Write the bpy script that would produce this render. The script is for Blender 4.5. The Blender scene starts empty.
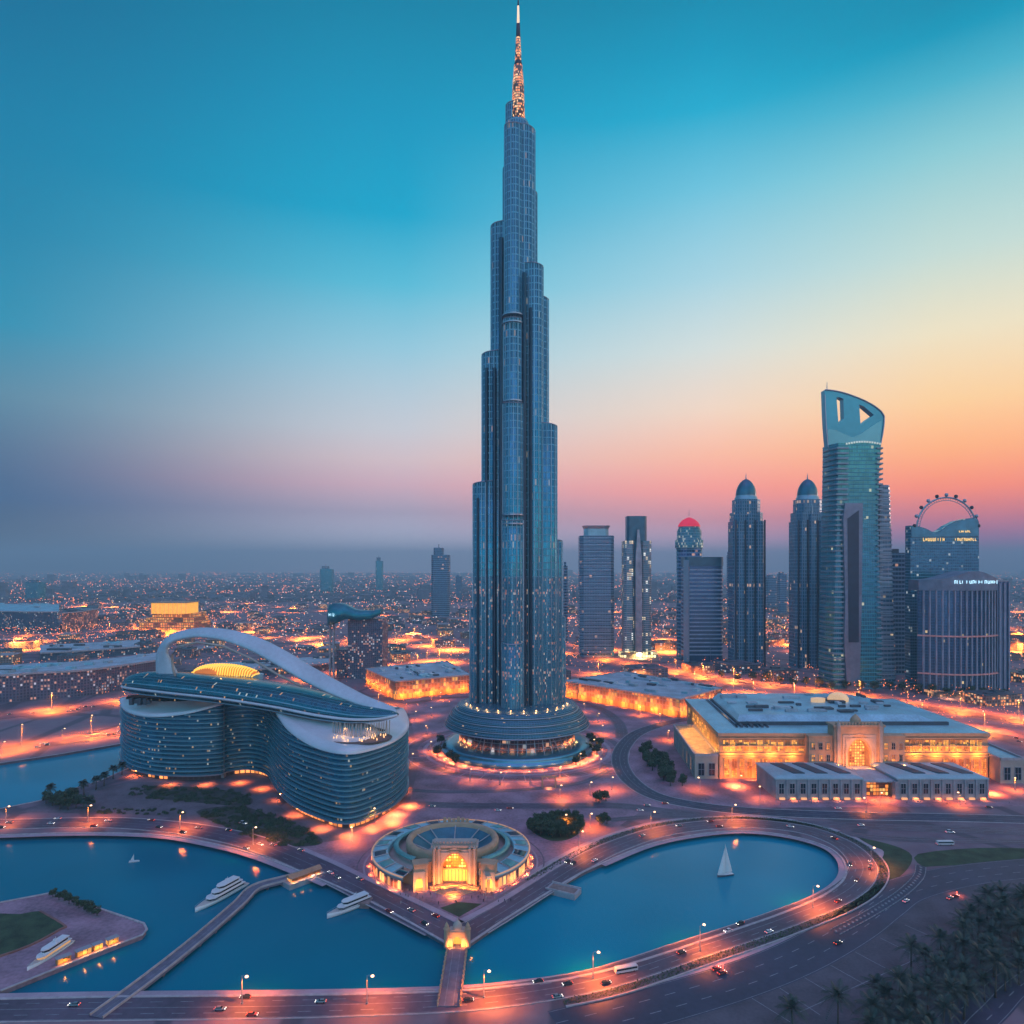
import bpy, math, random
from mathutils import Vector, Matrix, noise as mnoise
from mathutils.geometry import tessellate_polygon
random.seed(7)
S = bpy.context.scene
COL = S.collection
PI = math.pi
# ------------------------------------------------------------ camera
F, HC, HOR = 700.0, 200.0, 568.0
cam = bpy.data.cameras.new('camera'); co = bpy.data.objects.new('camera', cam); COL.objects.link(co)
co.location = (0, 0, HC); co.rotation_euler = (PI/2, 0, 0)
cam.sensor_width = 36; cam.lens = 36*F/1024; cam.shift_y = (HOR-512)/1024
cam.clip_start = 1; cam.clip_end = 90000
S.camera = co
cam.show_limits = False
S.view_settings.view_transform = 'Standard'; S.view_settings.look = 'None'
S.view_settings.exposure = 0.0; S.view_settings.gamma = 1
cy = S.cycles
cy.use_denoising = True
try: cy.denoiser = 'OPENIMAGEDENOISE'
except Exception: pass
cy.max_bounces = 5; cy.diffuse_bounces = 2; cy.glossy_bounces = 3; cy.transmission_bounces = 2; cy.volume_bounces = 0
cy.sample_clamp_indirect = 3; cy.sample_clamp_direct = 0; cy.caustics_reflective = False; cy.caustics_refractive = False
cy.use_light_tree = True

def lin(r, g=None, b=None):
    if g is None: r, g, b = r
    f = lambda c: (c/255/12.92) if c/255 <= .04045 else ((c/255+.055)/1.055)**2.4
    return (f(r), f(g), f(b), 1)
# ------------------------------------------------------------ node helper
class NT:
    def __init__(s, nt): s.nt = nt
    def n(s, t, **k):
        o = s.nt.nodes.new(t)
        for a, v in k.items(): setattr(o, a, v)
        return o
    def L(s, a, b): s.nt.links.new(a, b)
    def put(s, sock, v):
        if hasattr(v, 'links') or isinstance(v, bpy.types.NodeSocket): s.nt.links.new(v, sock)
        else: sock.default_value = v
    def m(s, op, a, b=None, c=None, clamp=False):
        o = s.n('ShaderNodeMath', operation=op, use_clamp=clamp)
        s.put(o.inputs[0], a)
        if b is not None: s.put(o.inputs[1], b)
        if c is not None: s.put(o.inputs[2], c)
        return o.outputs[0]
    def mix(s, f, a, b):
        o = s.n('ShaderNodeMix', data_type='RGBA')
        s.put(o.inputs[0], f); s.put(o.inputs[6], a); s.put(o.inputs[7], b)
        return o.outputs[2]
    def rng(s, v, a, b, c=0, d=1, smooth=False):
        o = s.n('ShaderNodeMapRange', interpolation_type='SMOOTHSTEP' if smooth else 'LINEAR')
        s.put(o.inputs[0], v); o.inputs[1].default_value = a; o.inputs[2].default_value = b
        o.inputs[3].default_value = c; o.inputs[4].default_value = d
        return o.outputs[0]
    def noise(s, vec, scale, detail=3, dim='3D'):
        o = s.n('ShaderNodeTexNoise', noise_dimensions=dim)
        if vec is not None: s.L(vec, o.inputs['Vector'])
        o.inputs['Scale'].default_value = scale; o.inputs['Detail'].default_value = detail
        return o.outputs[0]
    def comb(s, x, y, z):
        o = s.n('ShaderNodeCombineXYZ'); s.put(o.inputs[0], x); s.put(o.inputs[1], y); s.put(o.inputs[2], z); return o.outputs[0]
    def ramp(s, f, stops, interp='LINEAR'):
        o = s.n('ShaderNodeValToRGB'); cr = o.color_ramp; cr.interpolation = interp
        while len(cr.elements) > 1: cr.elements.remove(cr.elements[-1])
        for i, (p, c) in enumerate(stops):
            e = cr.elements[0] if i == 0 else cr.elements.new(p)
            e.position = p; e.color = c
        s.L(f, o.inputs[0]); return o.outputs[0]
# ------------------------------------------------------------ world: dusk sky
w = bpy.data.worlds.new('World'); S.world = w; w.use_nodes = True
w.node_tree.nodes.clear(); T = NT(w.node_tree)
tc = T.n('ShaderNodeTexCoord'); sx = T.n('ShaderNodeSeparateXYZ'); T.L(tc.outputs['Generated'], sx.inputs[0])
X, Y, Z = sx.outputs
hyp = T.m('SQRT', T.m('ADD', T.m('MULTIPLY', X, X), T.m('MULTIPLY', Y, Y)))
hyp = T.m('MAXIMUM', hyp, .02)
te = T.m('DIVIDE', Z, hyp)                       # tangent of the elevation
az = T.m('DIVIDE', X, hyp)
HZ_D, HZ_C = 1.0e-4, lin(90,118,148)
def col_ramp(dn, rows, top):
    """seen colours per picture row; what the air in front of the sky adds and takes is taken off first"""
    st = []
    for y, c in rows:
        t = max(.0, (HOR-y)/dn); path = min(27000, 700/max(t, .02)); tr = max(.13, math.exp(-HZ_D*path)); D = lin(c)
        st.append((t, tuple(max(.002, (D[i]-(1-tr)*HZ_C[i])/tr) for i in range(3))+(1,)))
    st.sort(key=lambda q: q[0]); st.append((1.0, lin(top)))
    return T.ramp(te, st, 'LINEAR')
SKY_L = [(568,(78,102,136)),(540,(72,98,134)),(500,(70,104,140)),(450,(80,116,148)),(400,(88,136,162)),(330,(34,142,176)),(240,(0,132,170)),(120,(0,126,166)),(0,(0,112,152))]
SKY_C = [(568,(134,146,174)),(540,(138,150,176)),(512,(158,154,178)),(485,(198,168,184)),(460,(206,188,196)),(430,(196,200,210)),(350,(150,200,220)),(285,(92,188,216)),(215,(10,166,204)),(120,(0,152,192)),(0,(0,132,168))]
SKY_M = [(568,(124,136,166)),(545,(142,138,166)),(520,(188,142,160)),(490,(240,156,152)),(455,(248,186,164)),(410,(240,214,196)),(350,(212,222,220)),(280,(168,212,226)),(190,(112,196,222)),(110,(40,172,208)),(50,(0,154,192)),(0,(0,142,178))]
SKY_R = [(568,(104,114,146)),(540,(126,116,150)),(514,(192,124,140)),(488,(240,142,126)),(450,(252,176,132)),(400,(252,208,158)),(330,(238,226,196)),(250,(196,220,214)),(150,(140,204,214)),(80,(76,178,204)),(30,(14,154,188)),(0,(0,144,178))]
rl = col_ramp(839, SKY_L, (0,84,112)); rc = col_ramp(709, SKY_C, (0,104,138)); rm = col_ramp(725, SKY_M, (0,110,142)); rr = col_ramp(826, SKY_R, (0,110,142))
c1 = T.mix(T.rng(az, -.66, -.13, 0, 1, True), rl, rc)
c1 = T.mix(T.rng(az, -.15, .27), c1, rm)
c2 = T.mix(T.rng(az, .27, .52), c1, rr)
lp = T.noise(tc.outputs['Generated'], 1.6, 2)
c3 = T.mix(T.m('MULTIPLY', T.rng(lp, .3, .7), .004), c2, lin(150,170,190))
sky_fill = T.m('ADD', T.rng(te, .9, 2.2, 0, .1, True), T.m('MULTIPLY', T.rng(Y, .1, -.35, 0, 1.2, True), T.rng(te, -.05, .25)))  # added fill: unseen sky behind the camera and overhead made brighter
c4 = T.mix(T.m('MULTIPLY', sky_fill, .5, clamp=True), c3, lin(40,150,190))
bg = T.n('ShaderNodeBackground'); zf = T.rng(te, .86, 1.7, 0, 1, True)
c4 = T.mix(T.m('MULTIPLY', zf, .92), c4, lin(158,132,190))  # zenith above the frame tinted lavender, added as fill for the ground
T.L(c4, bg.inputs[0]); T.L(T.m('ADD', T.m('ADD', 1.0, T.m('MULTIPLY', zf, .25)), T.m('MULTIPLY', sky_fill, .95)), bg.inputs[1])
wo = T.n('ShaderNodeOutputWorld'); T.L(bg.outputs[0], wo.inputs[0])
w.cycles.sampling_method = 'MANUAL'; w.cycles.sample_map_resolution = 512
# ------------------------------------------------------------ the last of the sun: low, weak, soft, from the right
sl = bpy.data.lights.new('sun', 'SUN'); so = bpy.data.objects.new('sun', sl); COL.objects.link(so)
sl.energy = 0.7; sl.angle = math.radians(12); sl.color = (1, .56, .46)
so.rotation_euler = Vector((-.86, -.42, -.10)).to_track_quat('-Z', 'Y').to_euler()

# ------------------------------------------------------------ materials
MATS = {}
def mat(name, c, rough=.7, metal=0.0, var=.25, scale=.08, emit=None, es=0, spec=.5, bump=0, rgb=True):
    if name in MATS: return MATS[name]
    m_ = bpy.data.materials.new(name); m_.use_nodes = True; m_.node_tree.nodes.clear(); T = NT(m_.node_tree)
    p = T.n('ShaderNodeBsdfPrincipled'); o = T.n('ShaderNodeOutputMaterial'); T.L(p.outputs[0], o.inputs[0])
    c = tuple(c[:3])+(1,)
    t = T.n('ShaderNodeTexCoord')
    nz = T.m('ADD', T.m('MULTIPLY', T.noise(t.outputs['Object'], scale, 4), .65), T.m('MULTIPLY', T.noise(t.outputs['Object'], scale*11, 3), .35))
    T.L(T.mix(T.rng(nz, .36, .64), tuple(v*(1-var) for v in c[:3])+(1,), tuple(min(1, v*(1+var)) for v in c[:3])+(1,)), p.inputs['Base Color'])
    p.inputs['Roughness'].default_value = rough; p.inputs['Metallic'].default_value = metal
    p.inputs['Specular IOR Level'].default_value = spec
    if bump:
        b = T.n('ShaderNodeBump'); b.inputs['Strength'].default_value = bump; b.inputs['Distance'].default_value = .3
        T.L(T.noise(t.outputs['Object'], scale*9, 3), b.inputs['Height']); T.L(b.outputs[0], p.inputs['Normal'])
    if emit:
        p.inputs['Emission Color'].default_value = tuple(emit[:3])+(1,); p.inputs['Emission Strength'].default_value = es
        m_.cycles.emission_sampling = 'NONE'
    MATS[name] = m_; return m_

def facade(name, glass, frame, bay, flo, mull=.15, slab=.2, lit=.15, litc=(1, .62, .25), ls=1.6, rough=.18, metal=.55, litc2=None, clump=.5, band=None, fe=None):
    """curtain wall or punched wall on metre UVs; some panes lit from inside"""
    m_ = bpy.data.materials.new(name); m_.use_nodes = True; m_.node_tree.nodes.clear(); T = NT(m_.node_tree)
    p = T.n('ShaderNodeBsdfPrincipled'); o = T.n('ShaderNodeOutputMaterial'); T.L(p.outputs[0], o.inputs[0])
    t = T.n('ShaderNodeTexCoord'); s = T.n('ShaderNodeSeparateXYZ'); T.L(t.outputs['UV'], s.inputs[0])
    a = T.m('DIVIDE', s.outputs[0], bay); b = T.m('DIVIDE', s.outputs[1], flo)
    fa = T.m('FRACT', a); fb = T.m('FRACT', b)
    mu = T.m('LESS_THAN', fa, mull); sb = T.m('LESS_THAN', fb, slab); fr = T.m('MAXIMUM', mu, sb)
    ob = T.n('ShaderNodeObjectInfo')
    ca = T.m('FLOOR', a); cb = T.m('FLOOR', b)
    wn = T.n('ShaderNodeTexWhiteNoise', noise_dimensions='3D'); T.L(T.comb(ca, cb, T.m('MULTIPLY', ob.outputs['Random'], 57.)), wn.inputs['Vector'])
    sc = T.n('ShaderNodeSeparateColor'); T.L(wn.outputs['Color'], sc.inputs[0])
    big = T.noise(T.comb(T.m('MULTIPLY', ca, .13), T.m('MULTIPLY', cb, .21), T.m('MULTIPLY', ob.outputs['Random'], 9.)), 1.0, 2)
    th = T.m('MULTIPLY', T.rng(big, .5-clump*.25, .5+clump*.25, 0, 2), lit)
    if band:      # plant floors every so many storeys are lit more
        per, wid, gain = band
        bm = T.m('LESS_THAN', T.m('MODULO', T.m('ADD', cb, 1), per), wid)
        th = T.m('ADD', th, T.m('MULTIPLY', bm, gain))
    on = T.m('MULTIPLY', T.m('LESS_THAN', wn.outputs['Value'], th), T.m('SUBTRACT', 1, fr))
    gl = tuple(glass[:3])+(1,); fc = tuple(frame[:3])+(1,)
    g = T.mix(sc.outputs[0], tuple(v*.75 for v in gl[:3])+(1,), tuple(min(1, v*1.3) for v in gl[:3])+(1,))
    st = T.noise(t.outputs['Object'], .035, 3)
    fcol = T.mix(T.rng(st, .3, .7), tuple(v*.8 for v in fc[:3])+(1,), tuple(min(1, v*1.15) for v in fc[:3])+(1,))
    T.L(T.mix(fr, g, fcol), p.inputs['Base Color'])
    T.L(T.rng(fr, 0, 1, rough, .6), p.inputs['Roughness']); T.L(T.rng(fr, 0, 1, metal, .05), p.inputs['Metallic'])
    lc = tuple(litc)+(1,); l2 = tuple(litc2 or litc)+(1,)
    T.L(T.mix(T.m('GREATER_THAN', sc.outputs[1], .6), lc, l2), p.inputs['Emission Color'])
    T.L(T.m('MULTIPLY', on, T.m('MULTIPLY', T.m('ADD', .35, sc.outputs[2]), ls)), p.inputs['Emission Strength'])
    bu = T.n('ShaderNodeBump'); bu.inputs['Strength'].default_value = .5; bu.inputs['Distance'].default_value = .35
    T.L(fr, bu.inputs['Height']); T.L(bu.outputs[0], p.inputs['Normal'])
    m_.cycles.emission_sampling = 'NONE'
    return m_

M = {}
M['ground'] = None
M['asphalt'] = mat('asphalt', (.105,.075,.110), .55, var=.3, scale=.03)
M['asphalt_dark'] = mat('asphalt_dark', (.047,.048,.085), .6, var=.25, scale=.03)
M['paving'] = mat('paving', (.29,.18,.23), .75, var=.42, scale=.04, bump=.35)
M['paving_light'] = mat('paving_light', (.40,.31,.37), .7, var=.15, scale=.08)
M['stone'] = mat('stone', (.42,.36,.31), .8, var=.15, scale=.15, bump=.2)
M['sand_stone'] = mat('sand_stone', (.46,.31,.20), .8, var=.15, scale=.2, bump=.2)
M['concrete'] = mat('concrete', (.33,.33,.36), .8, var=.18, scale=.12, bump=.2)
M['quay'] = mat('quay', (.17,.13,.16), .8, var=.3, scale=.2)
M['kerb'] = mat('kerb', (.42,.38,.40), .8, var=.2, scale=.3)
M['paint'] = mat('paint', (.24,.25,.28), .7, var=.3, scale=.4)
M['white'] = mat('white_metal', (.62,.66,.70), .35, metal=.1, var=.08, scale=.05)
M['boat_white'] = mat('boat_white', (.72,.73,.75), .3, var=.06)
M['glass_dark'] = mat('glass_dark', (.02,.035,.05), .08, metal=.3, var=.1, spec=.8)
M['metal_dark'] = mat('metal_dark', (.05,.055,.07), .45, metal=.6, var=.1)
M['steel_blue'] = mat('steel_blue', (.14,.36,.48), .28, metal=.7, var=.15, scale=.03)
M['steel_rim'] = mat('steel_rim', (.34,.42,.50), .35, metal=.5, var=.1)
M['roof_teal'] = mat('roof_teal', (.32,.58,.66), .42, metal=.3, var=.22, scale=.04)
M['roof_grey'] = mat('roof_grey', (.36,.44,.50), .6, var=.3, scale=.05)
M['roof_dark'] = mat('roof_dark', (.06,.08,.10), .6, var=.3, scale=.06)
M['grass'] = mat('grass', (.035,.065,.03), .9, var=.5, scale=.12, bump=.6)
M['soil'] = mat('soil', (.14,.12,.14), .9, var=.35, scale=.05, bump=.4)
M['leaf'] = mat('leaf', (.045,.075,.035), .7, var=.5, scale=.35)
M['leaf_palm'] = mat('leaf_palm', (.036,.060,.045), .6, var=.4, scale=.3)
M['bark'] = mat('bark', (.12,.09,.07), .9, var=.3, scale=.8)
M['gold_light'] = mat('gold_light', (.3,.2,.1), .6, emit=(1,.36,.04), es=1.1)
M['gold_bright'] = mat('gold_bright', (.3,.2,.1), .6, emit=(1,.50,.06), es=1.5)
M['warm_white'] = mat('warm_white', (.5,.4,.3), .6, emit=(1,.5,.2), es=1.6)
M['lamp_glow'] = mat('lamp_glow', (.5,.4,.3), .6, emit=(1,.55,.28), es=4)
M['red_light'] = mat('red_light', (.3,.03,.03), .4, emit=(1,.08,.04), es=5)
M['head_light'] = mat('head_light', (.7,.7,.7), .3, emit=(1,.92,.8), es=8)
M['cyan_sign'] = mat('cyan_sign', (.3,.4,.5), .4, emit=(.5,.85,1), es=1.6)
M['gold_sign'] = mat('gold_sign', (.3,.3,.2), .4, emit=(1,.55,.15), es=1.5)
M['rubber'] = mat('rubber', (.02,.02,.022), .8)
M['sail'] = mat('sail', (.75,.74,.74), .6, var=.05)

# ------------------------------------------------------------ mesh builder
def G(px, py, z=0.0):
    y = F*(HC-z)/(py-HOR); return ((px-512)*y/F, y)
def PX(px, y): return (px-512)*y/F
def ZP(py, y): return HC-(py-HOR)*y/F
class MB:
    def __init__(s): s.v = []; s.f = []; s.uv = []; s.mi = []; s.cur = 0; s.sm = []; s.smooth = False
    def face(s, pts, uv=None):
        b = len(s.v); s.v += [tuple(p) for p in pts]; s.f.append(tuple(range(b, b+len(pts))))
        s.uv.append(uv or [(p[0], p[1]) for p in pts]); s.mi.append(s.cur); s.sm.append(s.smooth)
    def prism(s, poly, z0, z1, cap=True, bottom=False, capmat=None, u0=0):
        n = len(poly); u = u0
        zt = z1 if isinstance(z1, (list, tuple)) else [z1]*n
        zb = z0 if isinstance(z0, (list, tuple)) else [z0]*n
        for i in range(n):
            a, b = poly[i], poly[(i+1) % n]; d = math.dist(a[:2], b[:2]); j = (i+1) % n
            s.face([(a[0],a[1],zb[i]), (b[0],b[1],zb[j]), (b[0],b[1],zt[j]), (a[0],a[1],zt[i])], [(u,zb[i]),(u+d,zb[j]),(u+d,zt[j]),(u,zt[i])])
            u += d
        c = s.cur; sm = s.smooth; s.smooth = False
        if capmat is not None: s.cur = capmat
        if cap: s.face([(p[0],p[1],zt[i]) for i, p in enumerate(poly)])
        if bottom: s.face([(p[0],p[1],zb[i]) for i, p in reversed(list(enumerate(poly)))])
        s.cur = c; s.smooth = sm
        return s
    def box(s, cx, cy_, cz, sx_, sy_, sz_, rz=0, taper=1):
        c, d = math.cos(rz), math.sin(rz)
        q = lambda k: [(cx+c*x*k-d*y*k, cy_+d*x*k+c*y*k) for x, y in ((-sx_/2,-sy_/2),(sx_/2,-sy_/2),(sx_/2,sy_/2),(-sx_/2,sy_/2))]
        if taper == 1: return s.prism(q(1), cz-sz_/2, cz+sz_/2, bottom=True)
        lo = [(x,y,cz-sz_/2) for x, y in q(1)]; hi = [(x,y,cz+sz_/2) for x, y in q(taper)]
        s.loft([lo, hi], caps=True); return s
    def loft(s, secs, closed=True, caps=False, uvs=None):
        """secs: rings of 3-D points, same count each"""
        n = len(secs[0]); v = 0
        for k in range(len(secs)-1):
            A, B = secs[k], secs[k+1]; u = 0; dv = (Vector(A[0])-Vector(B[0])).length
            for i in range(n if closed else n-1):
                j = (i+1) % n; d = (Vector(A[i])-Vector(A[j])).length
                if uvs == 'z': q = [(u,A[i][2]),(u+d,A[j][2]),(u+d,B[j][2]),(u,B[i][2])]
                else: q = [(u,v),(u+d,v),(u+d,v+dv),(u,v+dv)]
                s.face([A[i],A[j],B[j],B[i]], q); u += d
            v += dv
        if caps:
            sm = s.smooth; s.smooth = False
            s.face(list(reversed(secs[0]))); s.face(secs[-1]); s.smooth = sm
        return s
    def lathe(s, prof, n=48, cx=0, cy_=0, sx_=1, sy_=1, a0=0, a1=2*PI):
        full = abs(a1-a0-2*PI) < 1e-6; m = n if full else n+1; r0 = max(p[0] for p in prof); v = 0
        for k in range(len(prof)-1):
            (ra, za), (rb, zb) = prof[k], prof[k+1]; dv = math.hypot(rb-ra, zb-za)
            for i in range(n):
                t0 = a0+(a1-a0)*i/n; t1 = a0+(a1-a0)*(i+1)/n
                P = lambda r, z, t: (cx+r*sx_*math.cos(t), cy_+r*sy_*math.sin(t), z)
                u0_, u1_ = r0*t0, r0*t1
                pts = [P(ra,za,t0),P(ra,za,t1),P(rb,zb,t1),P(rb,zb,t0)]; uv = [(u0_,v),(u1_,v),(u1_,v+dv),(u0_,v+dv)]
                if ra < 1e-6: pts, uv = pts[1:], uv[1:]
                elif rb < 1e-6: pts, uv = pts[:3], uv[:3]
                s.face(pts, uv)
            v += dv
        return s
    def tube(s, path, rad, n=6, cap=True):
        secs = []
        P = [Vector(p) for p in path]
        for i, p in enumerate(P):
            d = (P[min(i+1, len(P)-1)]-P[max(i-1, 0)]); d = d.normalized() if d.length > 0 else Vector((0,0,1))
            up = Vector((0,0,1)) if abs(d.z) < .95 else Vector((1,0,0))
            a = d.cross(up).normalized(); b = a.cross(d).normalized()
            r = rad[i] if isinstance(rad, (list, tuple)) else rad
            secs.append([tuple(p+a*r*math.cos(2*PI*k/n)+b*r*math.sin(2*PI*k/n)) for k in range(n)])
        return s.loft(secs, caps=cap)
    def grow(s, fn): s.v = [tuple(fn(*p)) for p in s.v]; return s
    def build(s, name, mats, parent=None, local=False, weld=False):
        me = bpy.data.meshes.new(name)
        off = Vector((0,0,0)); q_ = parent if not local else None
        while q_ is not None: off = off+q_.location; q_ = q_.parent
        vs = [(x-off.x, y-off.y, z-off.z) for x, y, z in s.v]
        me.from_pydata(vs, [], s.f); ul = me.uv_layers.new(name='UVMap')
        flat = [c for u in s.uv for p in u for c in p]; ul.data.foreach_set('uv', flat)
        me.polygons.foreach_set('material_index', s.mi); me.polygons.foreach_set('use_smooth', s.sm)
        for m_ in (mats if isinstance(mats, (list, tuple)) else [mats]): me.materials.append(m_)
        if any(s.sm) or weld:
            import bmesh
            bm = bmesh.new(); bm.from_mesh(me); bmesh.ops.remove_doubles(bm, verts=bm.verts, dist=.002); bm.to_mesh(me); bm.free()
        me.update()
        o = bpy.data.objects.new(name, me); COL.objects.link(o)
        if parent is not None: o.parent = parent
        return o
def tag(o, label=None, cat=None, group=None, kind=None):
    if label: o['label'] = label
    if cat: o['category'] = cat
    if group: o['group'] = group
    if kind: o['kind'] = kind
    return o
def empty(name, loc, label=None, cat=None, group=None, rz=0):
    o = bpy.data.objects.new(name, None); COL.objects.link(o); o.location = loc; o.rotation_euler = (0,0,rz)
    o.empty_display_size = 3
    return tag(o, label, cat, group)
def kids(o): return [c for c in KID.get(o.name, [])] if False else list(o.children)
def copy_tree(o, loc=None, rz=None, label=None, scale=None, parent=None):
    c = o.copy(); COL.objects.link(c); c.parent = parent
    if o.type == 'LIGHT': c.data = o.data.copy(); c.data.energy *= random.uniform(.55, 1.35)
    for ch in o.children: copy_tree(ch, parent=c)
    if loc is not None: c.location = loc
    if rz is not None: c.rotation_euler = (0,0,rz)
    if scale is not None: c.scale = (scale,)*3 if not hasattr(scale, '__len__') else scale
    if label: c['label'] = label
    return c
def crom(pts, k=6, closed=False):
    """Catmull-Rom through points (2-D or 3-D)"""
    P = [Vector(tuple(p)+(0,)*(3-len(p))) for p in pts]; n = len(P); out = []
    for i in range(n if closed else n-1):
        g = (lambda j: P[j % n]) if closed else (lambda j: P[max(0, min(n-1, j))])
        a, b, c, d = g(i-1), g(i), g(i+1), g(i+2)
        for q in range(k):
            t = q/k
            out.append(.5*((2*b)+(c-a)*t+(2*a-5*b+4*c-d)*t*t+(3*b-a-3*c+d)*t**3))
    if not closed: out.append(P[-1])
    return [tuple(p) for p in out]
def offs(path, d, closed=False):
    """parallel path, d metres to the left"""
    n = len(path); out = []
    for i in range(n):
        a = path[(i-1) % n] if (closed or i > 0) else path[i]; b = path[(i+1) % n] if (closed or i < n-1) else path[i]
        tx, ty = b[0]-a[0], b[1]-a[1]; l = math.hypot(tx, ty) or 1
        out.append((path[i][0]-ty/l*d, path[i][1]+tx/l*d))
    return out
def strip(mb, path, l, r, z, closed=False, zt=None):
    """flat band between offsets l and r of a path"""
    A, B = offs(path, l, closed), offs(path, r, closed); n = len(path); u = 0
    for i in range(n if closed else n-1):
        j = (i+1) % n; d = math.dist(A[i], A[j])
        z0 = z if not isinstance(z, list) else z[i]; z1 = z if not isinstance(z, list) else z[j]
        mb.face([(B[i][0],B[i][1],z0),(B[j][0],B[j][1],z1),(A[j][0],A[j][1],z1),(A[i][0],A[i][1],z0)], [(u,0),(u+d,0),(u+d,1),(u,1)]); u += d
def slab_strip(mb, path, l, r, z0, z1, closed=False):
    A, B = offs(path, l, closed), offs(path, r, closed); n = len(path)
    for i in range(n if closed else n-1):
        j = (i+1) % n
        a0, a1, b0, b1 = A[i], A[j], B[i], B[j]
        mb.face([(b0[0],b0[1],z1),(b1[0],b1[1],z1),(a1[0],a1[1],z1),(a0[0],a0[1],z1)])
        mb.face([(b0[0],b0[1],z0),(b1[0],b1[1],z0),(b1[0],b1[1],z1),(b0[0],b0[1],z1)])
        mb.face([(a1[0],a1[1],z0),(a0[0],a0[1],z0),(a0[0],a0[1],z1),(a1[0],a1[1],z1)])
def along(path, step, start=0):
    out = []; acc = -start
    for i in range(len(path)-1):
        a, b = path[i], path[i+1]; d = math.dist(a[:2], b[:2])
        if d == 0: continue
        while acc <= d:
            if acc >= 0:
                t = acc/d; out.append((a[0]+(b[0]-a[0])*t, a[1]+(b[1]-a[1])*t, math.atan2(b[1]-a[1], b[0]-a[0])))
            acc += step
        acc -= d
    return out
def stadium(p0, p1, r, n=10, r0=None):
    a = math.atan2(p1[1]-p0[1], p1[0]-p0[0]); r0 = r0 or r
    out = [(p1[0]+r*math.cos(a-PI/2+PI*i/n), p1[1]+r*math.sin(a-PI/2+PI*i/n)) for i in range(n+1)]
    out += [(p0[0]+r0*math.cos(a+PI/2+PI*i/n), p0[1]+r0*math.sin(a+PI/2+PI*i/n)) for i in range(n+1)]
    return out
def circle(cx, cy_, r, n=32, a0=0): return [(cx+r*math.cos(a0+2*PI*i/n), cy_+r*math.sin(a0+2*PI*i/n)) for i in range(n)]
# ------------------------------------------------------------ ground, water, roads
def gp(L, z=0): return [G(x, y, z) for x, y in L]
lagoon_px = [(-220,838),(-100,837),(0,835),(60,833),(120,833),(170,836),(220,845),(260,856),(300,871),(330,883),(374,903),(410,922),(447,943),(457,947),(469,943),(500,922),(540,897),(575,876),(600,864),(650,844),(700,834),(745,831),(790,836),(825,846),(842,858),(847,872),(840,885),(818,899),(780,915),(740,929),(690,946),(640,962),(600,973),(560,981),(520,986),(470,991),(400,994),(300,996),(200,997),(100,998),(0,1000),(-220,1006)]
lag = gp(lagoon_px)
i0, i1 = 10, 16
lag_s = crom(lag[:12], 5)[:-1]+lag[11:16]+crom(lag[16:], 5)
lag_s = [p[:2] for p in lag_s]
far_px = [(-220,778),(-100,772),(0,763),(60,754),(124,743),(150,741),(150,752),(128,769),(100,781),(70,790),(40,801),(0,809),(-100,811),(-220,812)]
farlag = gp(far_px)
BIG = 27000.0
def sheet(name, polys, z, m, kind='structure'):
    P = [[Vector((x, y, 0)) for x, y in pl] for pl in polys]; flat = [p for pl in P for p in pl]
    tris = tessellate_polygon(P); mb = MB()
    for t in tris:
        q = [(flat[i].x, flat[i].y, z) for i in t]
        n = (Vector(q[1])-Vector(q[0])).cross(Vector(q[2])-Vector(q[0]))
        mb.face(q if n.z > 0 else q[::-1])
    o = mb.build(name, m); tag(o, kind=kind); return o
# ground material: desert-grey soil, denser dark built-up patches, paler plots
def ground_mat():
    m_ = bpy.data.materials.new('ground'); m_.use_nodes = True; m_.node_tree.nodes.clear(); T = NT(m_.node_tree)
    p = T.n('ShaderNodeBsdfPrincipled'); o = T.n('ShaderNodeOutputMaterial'); T.L(p.outputs[0], o.inputs[0])
    t = T.n('ShaderNodeTexCoord'); v = t.outputs['Object']
    mp = T.n('ShaderNodeMapping'); T.L(v, mp.inputs[0]); mp.inputs['Scale'].default_value = (1, .55, 1); mp.inputs['Rotation'].default_value = (0,0,.15)
    n1 = T.noise(mp.outputs[0], .0045, 5); n2 = T.noise(v, .05, 5)
    vo = T.n('ShaderNodeTexVoronoi', feature='F1'); T.L(mp.outputs[0], vo.inputs['Vector']); vo.inputs['Scale'].default_value = .012
    sc = T.n('ShaderNodeSeparateColor'); T.L(vo.outputs['Color'], sc.inputs[0])
    c = T.mix(T.rng(n1, .35, .65), (.16,.105,.14,1), (.31,.19,.22,1))
    c = T.mix(T.m('MULTIPLY', sc.outputs[0], .5), c, (.085,.085,.115,1))
    c = T.mix(T.m('MULTIPLY', T.rng(n2, .4, .7), .5), c, (.27,.23,.25,1))
    ve = T.n('ShaderNodeTexVoronoi', feature='DISTANCE_TO_EDGE'); T.L(mp.outputs[0], ve.inputs['Vector']); ve.inputs['Scale'].default_value = .012
    c = T.mix(T.rng(ve.outputs[0], .03, .05, .7, 0), c, (.06,.062,.08,1))
    T.L(c, p.inputs['Base Color']); p.inputs['Roughness'].default_value = .85
    return m_
M['ground'] = ground_mat()
sheet('ground', [[(-BIG, -600), (BIG, -600), (BIG, 30000), (-BIG, 30000)], lag_s, farlag], 0, M['ground'])
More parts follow.
